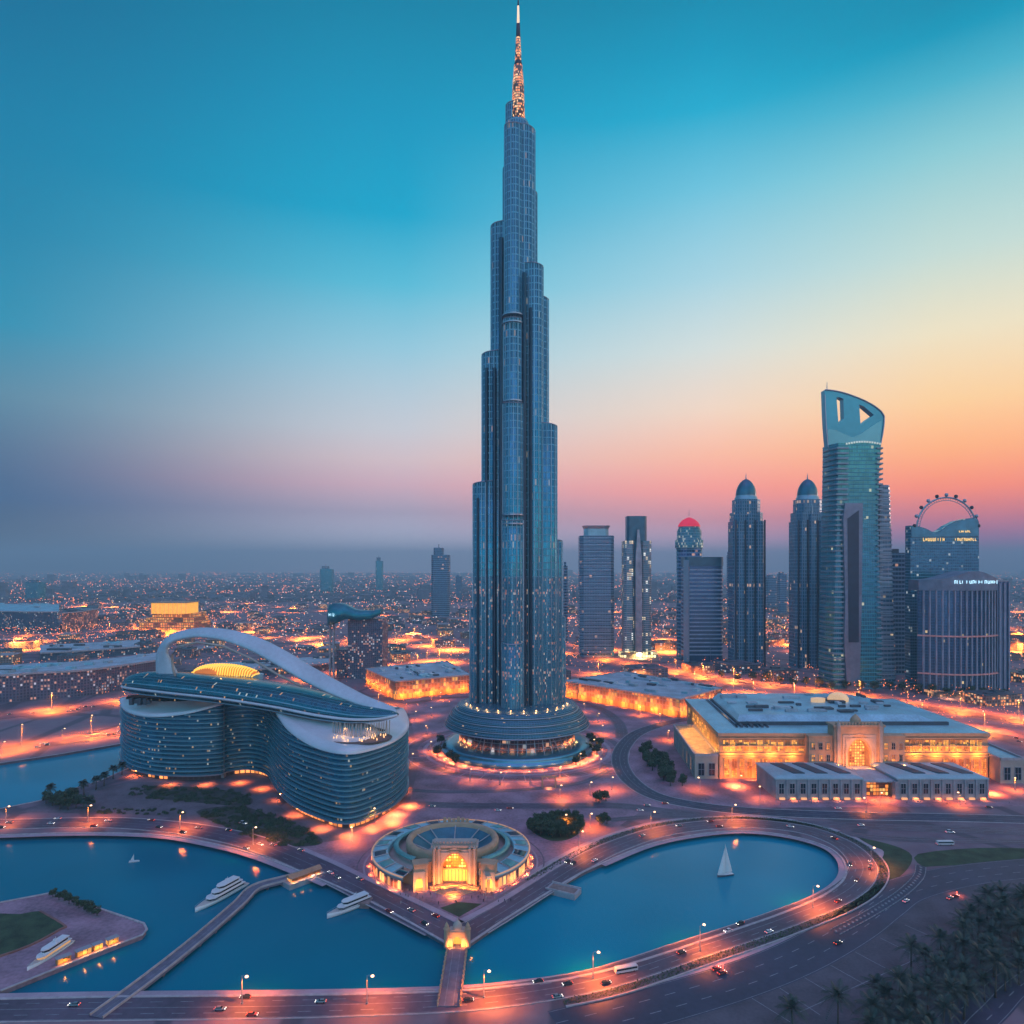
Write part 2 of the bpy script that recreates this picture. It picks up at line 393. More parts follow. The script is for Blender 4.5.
def water_mat(name, c, rough=.07):
    m_ = bpy.data.materials.new(name); m_.use_nodes = True; m_.node_tree.nodes.clear(); T = NT(m_.node_tree)
    p = T.n('ShaderNodeBsdfPrincipled'); o = T.n('ShaderNodeOutputMaterial'); T.L(p.outputs[0], o.inputs[0])
    t = T.n('ShaderNodeTexCoord')
    d = T.noise(t.outputs['Object'], .008, 2)
    T.L(T.mix(T.rng(d, .3, .7), tuple(x*.85 for x in c)+(1,), tuple(x*1.15 for x in c)+(1,)), p.inputs['Base Color'])
    p.inputs['Roughness'].default_value = rough; p.inputs['IOR'].default_value = 1.33; p.inputs['Specular IOR Level'].default_value = .28
    b = T.n('ShaderNodeBump'); b.inputs['Strength'].default_value = .6; b.inputs['Distance'].default_value = .14
    mp = T.n('ShaderNodeMapping'); T.L(t.outputs['Object'], mp.inputs[0]); mp.inputs['Scale'].default_value = (1, .5, 1)
    T.L(T.m('ADD', T.noise(mp.outputs[0], .35, 4), T.noise(mp.outputs[0], 1.6, 2)), b.inputs['Height']); T.L(b.outputs[0], p.inputs['Normal'])
    return m_
WL = -2.5
x455 = G(457,945)[0]
midx = -29
wl = water_mat('water_dark_teal', (.0002,.165,.245), .08); wr = water_mat('water_pale_teal', (.001,.25,.36), .08)  # darker teal left of the bridge, paler teal elsewhere
for nm, x0, x1, y0, y1, m_ in (('lagoon_water', -620, midx, 250, 545, wl), ('lagoon_water', midx, 300, 250, 545, wr), ('lagoon_water', -1000, -380, 548, 840, wr)):
    mb = MB(); mb.face([(x0,y0,WL),(x1,y0,WL),(x1,y1,WL),(x0,y1,WL)]); tag(mb.build(nm, m_), kind='structure')
# quay walls
def wall_strip(name, pts, z0, z1, m_, closed=True):
    mb = MB(); n = len(pts); u = 0
    for i in range(n if closed else n-1):
        a, b = pts[i], pts[(i+1) % n]; d = math.dist(a, b)
        mb.face([(a[0],a[1],z0),(b[0],b[1],z0),(b[0],b[1],z1),(a[0],a[1],z1)], [(u,z0),(u+d,z0),(u+d,z1),(u,z1)]); u += d
    return tag(mb.build(name, m_), kind='structure')
wall_strip('quay_wall', lag_s, -4, 0, M['quay']); wall_strip('quay_wall', farlag, -4, 0, M['quay'])
# coping along the water edge
mb = MB(); slab_strip(mb, lag_s, -1.2, .25, .0, .45, closed=False); tag(mb.build('quay_coping', M['kerb']), kind='structure')
mb = MB(); slab_strip(mb, farlag, -1.4, .25, .0, .4); tag(mb.build('quay_coping', M['kerb']), kind='structure')

# plazas and lawns
def psheet(name, px, z, m, smooth=0):
    q = gp(px)
    if smooth: q = [p[:2] for p in crom(q, smooth, True)]
    return sheet(name, [q], z, m)
psheet('plaza', [(406,700),(470,692),(570,692),(640,705),(690,716),(720,742),(1040,752),(1100,806),(700,808),(640,812),(606,835),(560,858),(459,921),(330,862),(300,848),(345,838),(410,800),(420,760)], .03, M['paving'])
psheet('plaza', [(684,700),(1010,700),(1060,748),(1080,803),(720,800),(668,780),(650,748)], .05, mat('paving_pink', (.28,.165,.20), .75, var=.4, scale=.045, bump=.3))
park = psheet('park_ground', [(128,782),(215,783),(262,792),(300,822),(352,838),(300,846),(258,833),(205,822),(150,815),(60,813),(20,812),(60,798),(100,788)], .04, M['soil'])
psheet('planted_bank', [(150,786),(215,789),(250,797),(245,806),(200,803),(150,797)], .07, mat('bank_soil', (.055,.06,.05), .9, var=.5, scale=.2, bump=.5), 4)
psheet('planted_bank', [(196,812),(240,806),(275,818),(318,836),(318,845),(285,845),(240,832)], .07, MATS['bank_soil'], 4)
psheet('lawn', [(526,822),(545,815),(570,816),(584,826),(572,838),(552,841),(534,833)], .07, M['grass'], 4)
psheet('lawn', [(440,908),(458,902),(482,904),(459,917)], .08, M['grass'])
psheet('lawn', [(860,838),(895,846),(912,856),(905,872),(885,884),(878,868),(884,852),(872,846)], .07, M['grass'], 4)
psheet('lawn', [(918,854),(980,848),(1040,850),(1040,861),(940,866),(922,866)], .07, M['grass'], 3)
psheet('footpath', [(870,846),(893,855),(900,866),(893,880),(870,898),(884,872),(882,858)], .05, M['paving_light'], 3)

# paved rings round the tower, alternating tone
for r0_, r1_, m__ in ((90,95,'kerb'),(100,104,'paving_light'),(110,118,'quay'),(122,124,'paving_light')):
    mb = MB(); mb.lathe([(r1_,.055),(r0_,.055)], 90, 5.5, 778.0); tag(mb.build('paving_ring', M[m__]), kind='structure')
for k in range(14):
    a = math.radians(200+k*10.5); mb = MB(); c_ = [(5.5+90*math.cos(a),778+90*math.sin(a)),(5.5+124*math.cos(a),778+124*math.sin(a))]; strip(mb, c_, .5, -.5, .065); tag(mb.build('paving_ring', M['paving_light']), kind='structure')
for r0_, r1_, m__ in ((58,59.2,'paving_light'),(62.5,63.5,'quay')):
    ax_, ay_ = G(451.5, 861); mb = MB(); mb.lathe([(r1_,.075),(r0_,.075)], 90, ax_, ay_, a0=math.radians(-28), a1=math.radians(208)); tag(mb.build('paving_ring', M[m__]), kind='structure')
def road(name, px, width, z=.12, m=None, lanes=2, edge=True, kerb=False, smooth=8, world=False):
    c = px if world else gp(px)
    c = [p[:2] for p in crom(c, smooth)]
    mb = MB(); strip(mb, c, width/2, -width/2, z); o = tag(mb.build(name, m or M['asphalt']), kind='structure')
    mk = MB()
    if edge:
        for s_ in (1, -1): strip(mk, c, s_*(width/2-.8)+.14, s_*(width/2-.8)-.14, z+.03)
    for k in range(1, lanes):
        off = -width/2+width*k/lanes
        if k == lanes/2: strip(mk, c, off+.2, off-.2, z+.03)
        else:
            for x, y, a in along(c, 14):
                dx, dy = math.cos(a)*3, math.sin(a)*3; ox, oy = -math.sin(a)*off, math.cos(a)*off
                nx, ny = -math.sin(a)*.22, math.cos(a)*.22
                mk.face([(x+ox-dx-nx,y+oy-dy-ny,z+.03),(x+ox+dx-nx,y+oy+dy-ny,z+.03),(x+ox+dx+nx,y+oy+dy+ny,z+.03),(x+ox-dx+nx,y+oy-dy+ny,z+.03)])
    if mk.f: tag(mk.build('road_marking', M['paint']), kind='structure')
    if kerb:
        kb = MB()
        for s_ in (1, -1): slab_strip(kb, c, s_*(width/2+.25)+.3, s_*(width/2+.25)-.3, 0, .32)
        tag(kb.build('kerb', M['kerb']), kind='structure')
    return c
shore_c = road('shore_road', [(-220,824),(-100,825),(0,824.5),(60,823),(120,823),(180,828),(230,836.5),(270,848),(310,864),(360,888),(410,913),(440,928)], 21, lanes=4, kerb=True)
vroad_c = road('shore_road', [(476,928),(500,914),(540,889),(577,866),(612,848),(660,832),(710,825),(755,824),(800,829),(832,839),(852,851),(863,867),(855,884),(830,900),(790,916),(745,932),(690,950),(640,967),(600,979),(555,988),(500,996),(440,1001),(300,1006),(150,1008),(0,1010),(-220,1016)], 17, lanes=4, kerb=True)
mb = MB(); tag(sheet('road_junction', [gp([(432,921),(459,927),(486,920),(483,934),(470,941),(448,941),(434,934)])], .115, M['asphalt']), kind='structure')
# promenade strip between road and water is paving
pr = MB(); strip(pr, lag_s[:46], -1.0, -6.0, .09); strip(pr, lag_s[70:], -1.0, -5.0, .09)
tag(pr.build('promenade', M['paving_light']), kind='structure')
# plaza edge path around the V
vp = gp([(300,850),(330,863),(380,887),(420,906),(459,925),(500,904),(540,879),(572,858),(600,842)])
pe = MB(); slab_strip(pe, [p[:2] for p in crom(vp[:5], 4)], 0, 4.0, .0, .5); slab_strip(pe, [p[:2] for p in crom(vp[4:], 4)], 0, 4.0, .0, .5)
tag(pe.build('raised_path', M['paving_light']), kind='structure')
# ring road round the tower
road('ring_road', [(404,704),(440,699),(470,697),(560,699),(598,708),(618,722),(622,738)], 15, lanes=3, z=.10)
road('ring_road', [(712,716),(672,722),(640,732),(624,746),(620,762),(630,780),(655,796),(700,806),(760,812),(860,816),(960,818),(1100,822)], 17, lanes=4, z=.14, m=M['asphalt_dark'], kerb=True)
road('avenue', [(396,802),(440,805),(500,806),(560,806),(620,806),(680,813),(760,821),(860,826),(940,829),(1100,834)], 14, lanes=4, z=.10, m=M['asphalt'])
road('avenue', [(610,820),(680,816),(760,822),(830,832),(900,839),(980,841),(1100,843)], 9, lanes=2, z=.17, m=M['asphalt'])
road('avenue', [(408,790),(450,792),(520,790),(580,783),(610,770)], 8, lanes=2, z=.08, m=mat('asphalt_worn', (.13,.115,.15), .7, var=.2, scale=.05), edge=False)
road('wide_road', [(1120,862),(1030,868),(960,876),(905,890),(880,906),(850,928),(800,956),(740,980),(660,1004),(560,1030)], 27, lanes=3, z=.10, m=M['asphalt_dark'])
road('corner_road', [(1150,915),(1060,950),(1010,980),(985,1004),(960,1030),(930,1080)], 20, lanes=4, z=.12, m=M['asphalt_dark'])
# planted strip, pale coping wall south of the shore road
sc_ = [p for p in vroad_c]
half = [i for i, p in enumerate(sc_) if p[1] < 455 and p[0] > 20]
seg = sc_[half[0]:half[-1]+1]
hb = MB(); strip(hb, seg, 9.2, 14.6, .1); tag(hb.build('planting_bed', M['soil']), kind='structure')
cb = MB(); slab_strip(cb, seg[::-1], -15.6, -14.8, 0, .7); tag(cb.build('kerb', M['kerb']), kind='structure')
pb = MB(); strip(pb, seg, 15.6, 19.5, .06); tag(pb.build('footpath', M['paving_light']), kind='structure')
# parking bays painted south of the wide road
psheet('parking_lot', [(905,893),(1060,872),(1100,930),(960,1000),(900,1060),(560,1060),(620,1008),(790,956),(858,922)], .05, mat('parking_asphalt', (.095,.085,.105), .8, var=.3, scale=.06))
mk = MB()
for (a, b) in [((905,925),(948,944)),((880,938),(925,960)),((855,952),(900,976)),((830,965),(878,992)),((800,975),(850,1005)),((775,985),(820,1015)),((745,994),(790,1022)),((925,955),(800,1012))]:
    A, B = G(*a), G(*b); strip(mk, [A, B], .2, -.2, .08)
tag(mk.build('road_marking', M['paint']), kind='structure')
# long traffic island with white kerb blocks
isl = [p[:2] for p in crom(gp([(836,932),(868,915),(900,895),(918,878),(921,866)]), 6)]
ib = MB(); slab_strip(ib, isl, 2.6, -2.6, 0, .25); tag(ib.build('traffic_island', M['asphalt_dark']), kind='structure')
kb = MB()
for off in (2.9, -2.9):
    for x, y, a in along(offs(isl, off), 3.2): kb.box(x, y, .28, 2.4, .5, .5, a)
for x, y, a in along(offs(isl, 0), 4.2): kb.box(x, y, .4, 1.8, 1.2, .5, a+.6)
tag(kb.build('kerb', M['paint']), kind='structure')

# distant roads
far_roads = [
 ('highway', [(-120,772),(0,752),(60,743),(124,733),(200,722),(290,706),(360,712),(400,705)], 26, 4),
 ('highway', [(-120,728),(0,717),(80,709),(130,702),(220,690),(310,681),(380,668),(470,659)], 30, 4),
 ('highway', [(-120,700),(0,690),(60,686),(130,680)], 20, 2),
 ('highway', [(-120,640),(0,637),(60,635),(130,631),(200,634),(280,640),(330,645),(400,643),(470,641)], 60, 4),
 ('highway', [(540,652),(600,660),(640,667),(720,681),(800,690),(900,704),(1024,722),(1150,738)], 34, 6),
 ('highway', [(690,694),(760,698),(860,709),(930,724),(1024,742),(1150,764)], 40, 6),
 ('highway', [(-60,612),(60,609),(130,600),(220,602),(300,610),(470,622)], 60, 2),
 ('highway', [(560,625),(680,632),(800,636),(900,634),(1100,630)], 60, 2),
 ('highway', [(400,676),(470,674),(560,672),(660,684),(720,690),(760,698)], 22, 4),
]
FR = []
for nm, px, wd, ln in far_roads: FR.append((road(nm, px, wd, lanes=ln, z=.15), wd))
# ------------------------------------------------------------ street lamps
def light(name, loc, power, color, parent=None, r=.6, spot=150, aim=(0,0,-1)):
    """a shaded luminaire: throws its light where it is aimed"""
    l = bpy.data.lights.new(name, 'SPOT'); l.energy = power; l.color = color; l.shadow_soft_size = min(r, .35)
    l.spot_size = math.radians(spot); l.spot_blend = .6
    o = bpy.data.objects.new(name, l); COL.objects.link(o); o.location = loc; o.rotation_euler = Vector(aim).to_track_quat('-Z', 'Y').to_euler()
    if parent: o.parent = parent
    return o
ORANGE = (1, .20, .022)
def make_lamp(h=13, power=46000, arm=2.4, color=ORANGE, name='street_lamp'):
    r = empty(name, (0,0,0), 'x', 'street lamp')
    mb = MB(); mb.tube([(0,0,0),(0,0,h*.5),(0,0,h)], [.28,.2,.13], 8); mb.box(0,0,.35,.9,.9,.7); mb.build('pole', M['steel_rim'], r, local=True)
    mb = MB(); mb.tube([(0,0,h-.4),(arm*.4,0,h+.3),(arm,0,h+.35)], .1, 6); mb.build('arm', M['steel_rim'], r, local=True)
    mb = MB(); mb.lathe([(0,h-.25),(.75,h-.15),(.8,h+.15),(.45,h+.5),(0,h+.6)], 10, cx=arm+.3); mb.build('lamp_head', M['lamp_glow'], r, local=True)
    light('lamp_light', (arm+.3,0,h-.9), power, color, r, spot=150)
    return r
lampp = make_lamp()
lamps = [((88,822),'beside the dense tree clump on the upper left shore road'),((180,829),'on the shore road below the wavy glass hotel'),((253,845),'on the shore road where it bends near the park shrubs'),((6,823),'at the far left end of the upper shore road'),
 ((579,850),'on the curve between the dark green garden and the lagoon'),((651,829),'at the upper left rim of the oval lagoon road'),((732,821),'behind the sailing boat on the oval lagoon rim'),((871,868),'on the outermost right bend of the oval lagoon road'),
 ((813,908),'on the lower right bank of the oval lagoon'),((700,951),'on the lower bank road near two parked carts'),((593,979),'on the lower bank road right of the narrow bridge'),((484,998),'just right of the narrow bridge foot'),((367,1004),'left of the narrow bridge foot'),((242,1004),'lower left, near the long causeway'),
 ((62,740),'on the far shore of the upper left lagoon'),((2,754),'on the far shore at the left edge'),((118,735),'on the far shore just left of the wavy hotel')]
for i, (p, t) in enumerate(lamps):
    x, y = G(*p); a = random.uniform(-.5, .5)
    lb = 'lit orange street lamp ' + t
    if i == 0: lampp.location = (x,y,.1); lampp.rotation_euler.z = a; lampp['label'] = lb; lampp['group'] = 'street lamps by the lagoons'
    else: copy_tree(lampp, (x,y,.1), a, lb)
# row lamps on the far roads
lf = make_lamp(24, 560000, 3, name='street_lamp'); lf['label'] = 'small distant street lamp glowing orange over a highway'; lf['group'] = 'street lamps along the highways'
first = True
def put_far(x, y, a=0, proto=None):
    global first
    if first: lf.location = (x,y,.1); lf.rotation_euler.z = a; first = False
    else: copy_tree(lf, (x,y,.1), a)
steps = [70, 100, 110, 120, 70, 85, 230, 260, 100]
for (c, wd), st in zip(FR, steps):
    for x, y, a in along(c, st, 20):
        px = 512+x*F/y
        if -60 < px < 1090: 
            off = wd/2+3; put_far(x-math.sin(a)*off, y+math.cos(a)*off, a-PI/2)
# plaza lamps: lower, closer
lp_ = make_lamp(11, 23000, 1.0, (1,.20,.022), 'plaza_lamp'); lp_['category'] = 'lamp post'; lp_['group'] = 'low lamp posts on the tower plaza'; lp_['label'] = 'low lamp post with a warm head on the tower plaza'
pl = [(440,700),(432,716),(427,735),(430,752),(445,770),(470,781),(500,785),(530,784),(560,778),(580,765),(595,750),(602,735),(598,722),(585,712),(415,720),(408,740),(412,765),(600,770),(612,790),(590,795),(560,798),(400,790),(390,812),(375,822),(352,842),(566,830),(590,828),(640,715),(660,722),(700,790),(740,788),(1000,778),(1015,790),(960,806),(880,806),(866,812),(760,800),(690,770),(668,740),(690,735)]
for i, p in enumerate(pl):
    x, y = G(*p)
    if i == 0: lp_.location = (x,y,.1)
    else: copy_tree(lp_, (x,y,.1), random.uniform(0,6))

hm_ = make_lamp(30, 2200000, 4, (1,.20,.022), name='high_mast_lamp'); hm_['category'] = 'mast lamp'; hm_['label'] = 'tall mast lamp throwing an orange pool on the city plain'; hm_['group'] = 'mast lamps of the city plain'
rq = random.Random(9)
for i, (px, py) in enumerate([(14,650),(28,642),(38,648),(84,606),(100,604),(112,607),(128,612),(146,628),(168,632),(196,630),(214,636),(226,612),(252,632),(270,628),(306,638),(322,645),(362,640),(398,640),(412,637),(432,646),(452,650),(440,662),(420,668),(296,612),(590,645),(604,650),(662,640),(672,652),(708,662),(776,640),(800,645),(815,652),(826,640),(905,640),(1000,628),(1012,640),(1020,652),(1016,612),(610,612),(560,618)]):
    x, y = G(px+rq.uniform(-3,3), py)
    if i == 0: hm_.location = (x,y,0)
    else: copy_tree(hm_, (x,y,0), rq.uniform(0,6))
# ============================================================ the tall stepped tower
TX, TY = 5.5, 778.0
M['tower'] = facade('tower_glass', (.022,.27,.36), (.12,.37,.46), 1.9, 7.6, .34, .17, .012, (1,.60,.36), .22, .26, .75, litc2=(.9,.85,.7), clump=1.2, band=(30,2,.16))
M['tower_low'] = facade('tower_glass_lit', (.025,.20,.29), (.12,.26,.34), 1.3, 2.9, .34, .16, .13, (1,.33,.14), .42, .28, .65, litc2=(1,.75,.6), clump=.9, band=(30,2,.25))
M['tower_fin'] = mat('tower_fin', (.24,.44,.54), .3, metal=.5, var=.1)
M['dark_column'] = mat('dark_column_glass', (.012,.05,.085), .3, metal=.5, var=.2)
tw = empty('skyscraper', (TX, TY, 0), 'supertall stepped blue glass tower with a lit needle spire, rising from a round terraced podium', 'skyscraper')
def zt(py, y): return ZP(py, y)
# lobes: name, p0, p1, radius, y of the top in the photograph
lobes = []
def lobe(px_edge, side, py, dy, r):
    """a rounded bay whose outer silhouette reaches px_edge; dy = set back from the tower's axis"""
    y = TY+dy; x = PX(px_edge, y)-TX; cx = x+r if side < 0 else x-r
    lobes.append(((cx*.1, dy*.2), (cx, dy), r, ZP(py, y-r*.5)))
lobe(506,-1,103,3,6.0); lobe(503,-1,166,5,7.0); lobe(491,-1,222,6,9.0); lobe(482,-1,350,6,9.5); lobe(473,-1,479,4,9.5); lobe(470,-1,604,8,9.5)
lobe(535,1,126,-2,12.5); lobe(537,1,190,5,8.0); lobe(543,1,262,-9,9.5); lobe(548.5,1,295,0,9.5); lobe(557,1,421,-4,9.5); lobe(562.5,1,536,5,9.5); lobe(565,1,612,9,9.0)
rise = 42
def tower_lobe(p0, p1, r, top, nm='wing', cut=2.0):
    poly = stadium(p0, p1, r, 12, r*.9)
    poly = [(x+TX, y+TY) for x, y in poly]
    n = len(poly); a = math.atan2(p1[1]-p0[1], p1[0]-p0[0])
    # slanted cap: lower at the outer end
    tz = []
    for x, y in poly:
        d = (x-TX)*math.cos(a)+(y-TY)*math.sin(a); tz.append(top-max(0, d-math.dist(p0,p1)*.5)*.18)
    mb = MB(); mb.smooth = True; mb.prism(poly, 190, tz, cap=False); mb.smooth = False; mb.face([(p[0],p[1],tz[i]) for i, p in enumerate(poly)])
    lo = MB(); lo.smooth = True; lo.prism(poly, rise, 190, cap=False)
    if top > 195:
        o = mb.build(nm, [M['tower']], tw)
        if True: lo.build('lower_'+nm, [M['tower_low']], tw)
    else:
        lo = MB(); lo.smooth = True; lo.prism(poly, rise, tz, cap=False); lo.smooth = False; lo.face([(p[0],p[1],tz[i]) for i, p in enumerate(poly)])
        o = lo.build(nm, M['tower_low'], tw)
    fb = MB()                       # slender vertical fins, their pale colour standing in for edge highlights
    for x, y, a_ in along(poly+[poly[0]], 4.6, 1.2):
        dx_, dy_ = math.sin(a_), -math.cos(a_); j_ = min(range(n), key=lambda q: math.dist(poly[q], (x,y)))
        fb.box(x+dx_*.35, y+dy_*.35, (rise+tz[j_])/2, .55, .9, tz[j_]-rise-1, a_)
    fb.build('fins', M['tower_fin'], o)
    rm = MB(); rp = poly; inn = [(x-(x-TX)*.02, y) for x, y in poly]
    for i in range(n):
        j = (i+1) % n; rm.tube([(poly[i][0],poly[i][1],tz[i]+.4),(poly[j][0],poly[j][1],tz[j]+.4)], .55, 4, cap=False)
    rm.build('parapet', M['steel_rim'], o)
for p0, p1, r, top in lobes: tower_lobe(p0, p1, r, top)
# front wing (towards the viewer), three setbacks, and dark columns standing in for shadow between the bays
for px0, px1, py, dy in ((504.5,522.5,126,-10),(503.5,523,318,-15),(503,523,402,-19),(502.2,523.2,518,-23),(502,523.4,640,-27)):
    y = TY+dy; x0, x1 = PX(px0,y)-TX, PX(px1,y)-TX; r = (x1-x0)/2
    tower_lobe(((x0+x1)/2, 4), ((x0+x1)/2, dy), r, ZP(py, y), 'front_wing')
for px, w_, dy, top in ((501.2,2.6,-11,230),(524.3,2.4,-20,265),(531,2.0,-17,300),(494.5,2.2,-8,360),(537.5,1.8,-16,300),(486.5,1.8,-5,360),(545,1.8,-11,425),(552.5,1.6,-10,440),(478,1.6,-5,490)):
    y = TY+dy; x = PX(px, y); mb = MB(); mb.prism(circle(x, y, w_, 10), rise, ZP(top+8, y)); mb.build('dark_column', M['dark_column'], tw)
core = MB(); core.smooth = True; core.prism(circle(TX, TY, 13, 28), rise, ZP(124, TY)); core.build('core', M['tower'], tw)
core = MB(); core.smooth = True; core.prism(circle(TX, TY+14, 11, 28), rise, ZP(250, TY)); core.build('rear_wing', M['tower'], tw)
# horizontal rings on plant floors of the front wing
for py in (316,324,402,410,515,524,651):
    y = TY-24 if py > 500 else TY-16; mb = MB(); x0, x1 = PX(503,y)-TX, PX(523,y)-TX; r = (x1-x0)/2+.7
    pl_ = [(x+TX, yy+TY) for x, yy in stadium(((x0+x1)/2,0), ((x0+x1)/2, y-TY), r, 12)]
    z = ZP(py, y); mb.prism(pl_, z-.7, z+.7, bottom=True); mb.build('plant_floor_ring', M['steel_rim'], tw)
# spire
sp = facade('spire_lattice', (.16,.07,.05), (.20,.16,.15), 1.7, 3.0, .3, .3, .7, (1,.30,.10), 1.6, .4, .3, litc2=(1,.55,.26), clump=.5)
dk = M['metal_dark']
x0 = PX(518.2, TY)
def seg_(name, pys, ws, m_, dx=0):
    mb = MB(); mb.smooth = True
    mb.loft([[ (x0+dx+wd*.5*1.111*math.cos(2*PI*k/12), TY+wd*.5*1.111*math.sin(2*PI*k/12), ZP(py, TY)) for k in range(12)] for py, wd in zip(pys, ws)], uvs=None, caps=True)
    mb.build(name, m_, tw)
seg_('spire_base', (128,103,86,66), (14,12.5,11.5,8.5), sp)
seg_('spire_collar', (66,62), (8.5,7), dk)
seg_('spire_shaft', (62,50,38), (6.4,5.6,4.6), sp); seg_('spire_shaft', (38,24), (4.4,3.6), dk)
seg_('spire_needle', (24,6), (2.6,1.8), mat('spire_light', (.5,.4,.3), .5, emit=(1,.62,.38), es=1.2)); seg_('spire_tip', (6,-8), (1.8,.5), dk)
# podium: terraced rings
def ring(prof, name, m_, sx_=1): mb = MB(); mb.smooth = True; mb.lathe(prof, 72, TX, TY); return mb.build(name, m_, tw)
M['ring_glass'] = facade('ring_glass', (.03,.14,.20), (.08,.19,.26), 3.0, 2.2, .1, .45, .012, (1,.6,.3), .5, .25, .6)
ring([(78,27),(80,29),(79.5,31),(76.5,32.2),(77.5,34),(76,37),(73,38.4),(74,40),(71,43.5),(66.5,45),(67.5,46.5),(66,49.5),(58,51),(0,51)], 'upper_terrace', M['ring_glass'])
for r, z in ((79.6,28.4),(77.0,33.4),(73.8,39.4),(67.6,46.0)): ring([(r-1.6,z-.5),(r+.6,z-.5),(r+.8,z+.1),(r+.4,z+.6),(r-1.6,z+.6)], 'terrace_rim', M['steel_rim'])
M['podium_wall'] = facade('podium_wall', (.05,.06,.09), (.26,.24,.28), 4.2, 5.0, .12, .14, .10, (1,.5,.3), .5, .4, .3, litc2=(.8,.85,.9), clump=.7)
mb = MB(); mb.lathe([(64,0),(64,27)], 64, TX, TY); 
mb.build('podium_wall', M['podium_wall'], tw)
ring([(64,27),(78,27)], 'terrace_soffit', mat('soffit', (.3,.2,.18), .7))
ring([(83,0),(84.5,2.5),(83.5,4.6),(80,5.6),(81,7),(79,9),(72,10.5),(64,11)], 'lower_terrace', M['steel_blue'])
# diagonal lattice screens between the terraces, facing the lagoon
for a in [(-150+i*7.5) for i in range(17)]:
    t0, t1 = math.radians(a), math.radians(a+4); mb = MB()
    P = lambda t, r, z: (TX+r*math.cos(t), TY+r*math.sin(t), z)
    lean = (5 if a < -90 else -5) if abs(a+90) > 34 else 0
    mb.tube([P(t0,72,10.5), P(t0+math.radians(lean),66,26.6)], .45, 5); mb.build('lattice_strut', M['steel_rim'], tw)
mb = MB()
for z, r in ((15.5,70),(21,67.8)):
    mb.smooth = True; mb.lathe([(r-.3,z-.3),(r+.3,z-.3),(r+.3,z+.3),(r-.3,z+.3)], 48, TX, TY, a0=math.radians(-150), a1=math.radians(-30))
mb.build('lattice_rail', M['steel_rim'], tw)
for k in range(12):
    a = math.radians(-165+k*13.6); r = 57; light('terrace_light', (r*math.cos(a), r*math.sin(a), 54), 3000, (1,.36,.12), tw, .3)
    mb = MB(); mb.lathe([(0,51),(.9,51.2),(.7,52.6),(0,53)], 8, TX+r*math.cos(a), TY+r*math.sin(a)); mb.build('terrace_lamp', M['warm_white'], tw)
for k in range(16):
    a = math.radians(-165+k*10); r = 68; light('podium_light', (r*math.cos(a), r*math.sin(a), 13), (16000 if abs(k-7.5) > 4.5 else 1500), (1,.22,.05), tw, .5, 160, (-math.cos(a),-math.sin(a),-.3))
for k in range(14):
    a = math.radians(-160+k*10.7); r = 88; light('podium_light', (r*math.cos(a), r*math.sin(a), 5), (26000 if abs(k-6.5) > 3 else 9000), (1,.18,.04), tw, .5)

# ============================================================ wavy glass hotel
WX = empty('hotel', (-230, 600, 0), 'low curving blue glass hotel with striped storeys and a white looping roof arch', 'hotel')
plan_px = [(122,756),(127,770),(150,778.5),(185,781),(218,779.5),(229,776),(250,774),(268,779),(277,793),(290,808),(315,821),(345,829.5),(372,822),(396,808),(407,790),(402,768)]
plan = gp(plan_px)+[(-118,700),(-190,722),(-300,735),(-400,742)]
ptop = [60,60,60,64,71,73,74,74,73,66,60,59,58,58,58,58,60,66,66,62]
sm3 = crom([(p[0],p[1],ptop[i]) for i, p in enumerate(plan)], 6, True)
cxm, cym = sum(p[0] for p in sm3)/len(sm3), sum(p[1] for p in sm3)/len(sm3)
area = sum(sm3[i][0]*sm3[(i+1)%len(sm3)][1]-sm3[(i+1)%len(sm3)][0]*sm3[i][1] for i in range(len(sm3)))
sgn = 1 if area < 0 else -1          # outward side
body = [p[:2] for p in sm3]; btop = [p[2] for p in sm3]
M['hotel'] = facade('hotel_glass', (.016,.19,.29), (.02,.14,.21), 1.5, 4.1, .10, .55, .035, (1,.58,.26), .34, .16, .75, litc2=(.9,.9,.8), clump=1.6)
mb = MB(); mb.smooth = True; mb.prism(body, 4.1, btop, cap=False); mb.build('glass_wall', M['hotel'], WX)
mb = MB(); inner = offs(body, -sgn*2.5, True); mb.prism(inner, 0, 4.2, cap=False)
mb.build('ground_floor', facade('ground_floor_lit', (.06,.04,.04), (.12,.09,.09), 5.0, 4.2, .22, .12, .55, (1,.30,.07), 1.8, .5, .1, clump=.6), WX)
for k in range(1, 17):               # projecting storey ledges
    z = 4.1*k+.3
    wob = 0
    o1 = offs(body, sgn*(1.3+.5*math.sin(k*1.7)), True); mb = MB(); n = len(body); run = False
    for i in range(n):
        j = (i+1) % n
        if z < btop[i]-2 and z < btop[j]-2:
            mb.face([(o1[i][0],o1[i][1],z),(o1[j][0],o1[j][1],z),(o1[j][0],o1[j][1],z+.75),(o1[i][0],o1[i][1],z+.75)][::1])
            mb.face([(body[i][0],body[i][1],z+.75),(body[j][0],body[j][1],z+.75),(o1[j][0],o1[j][1],z+.75),(o1[i][0],o1[i][1],z+.75)])
            mb.face([(body[i][0],body[i][1],z),(body[j][0],body[j][1],z),(o1[j][0],o1[j][1],z),(o1[i][0],o1[i][1],z)])
    mb.build('storey_ledge', M['steel_rim'] if k in (1,) else mat('ledge', (.20,.44,.52), .35, metal=.45, var=.2, scale=.03), WX)
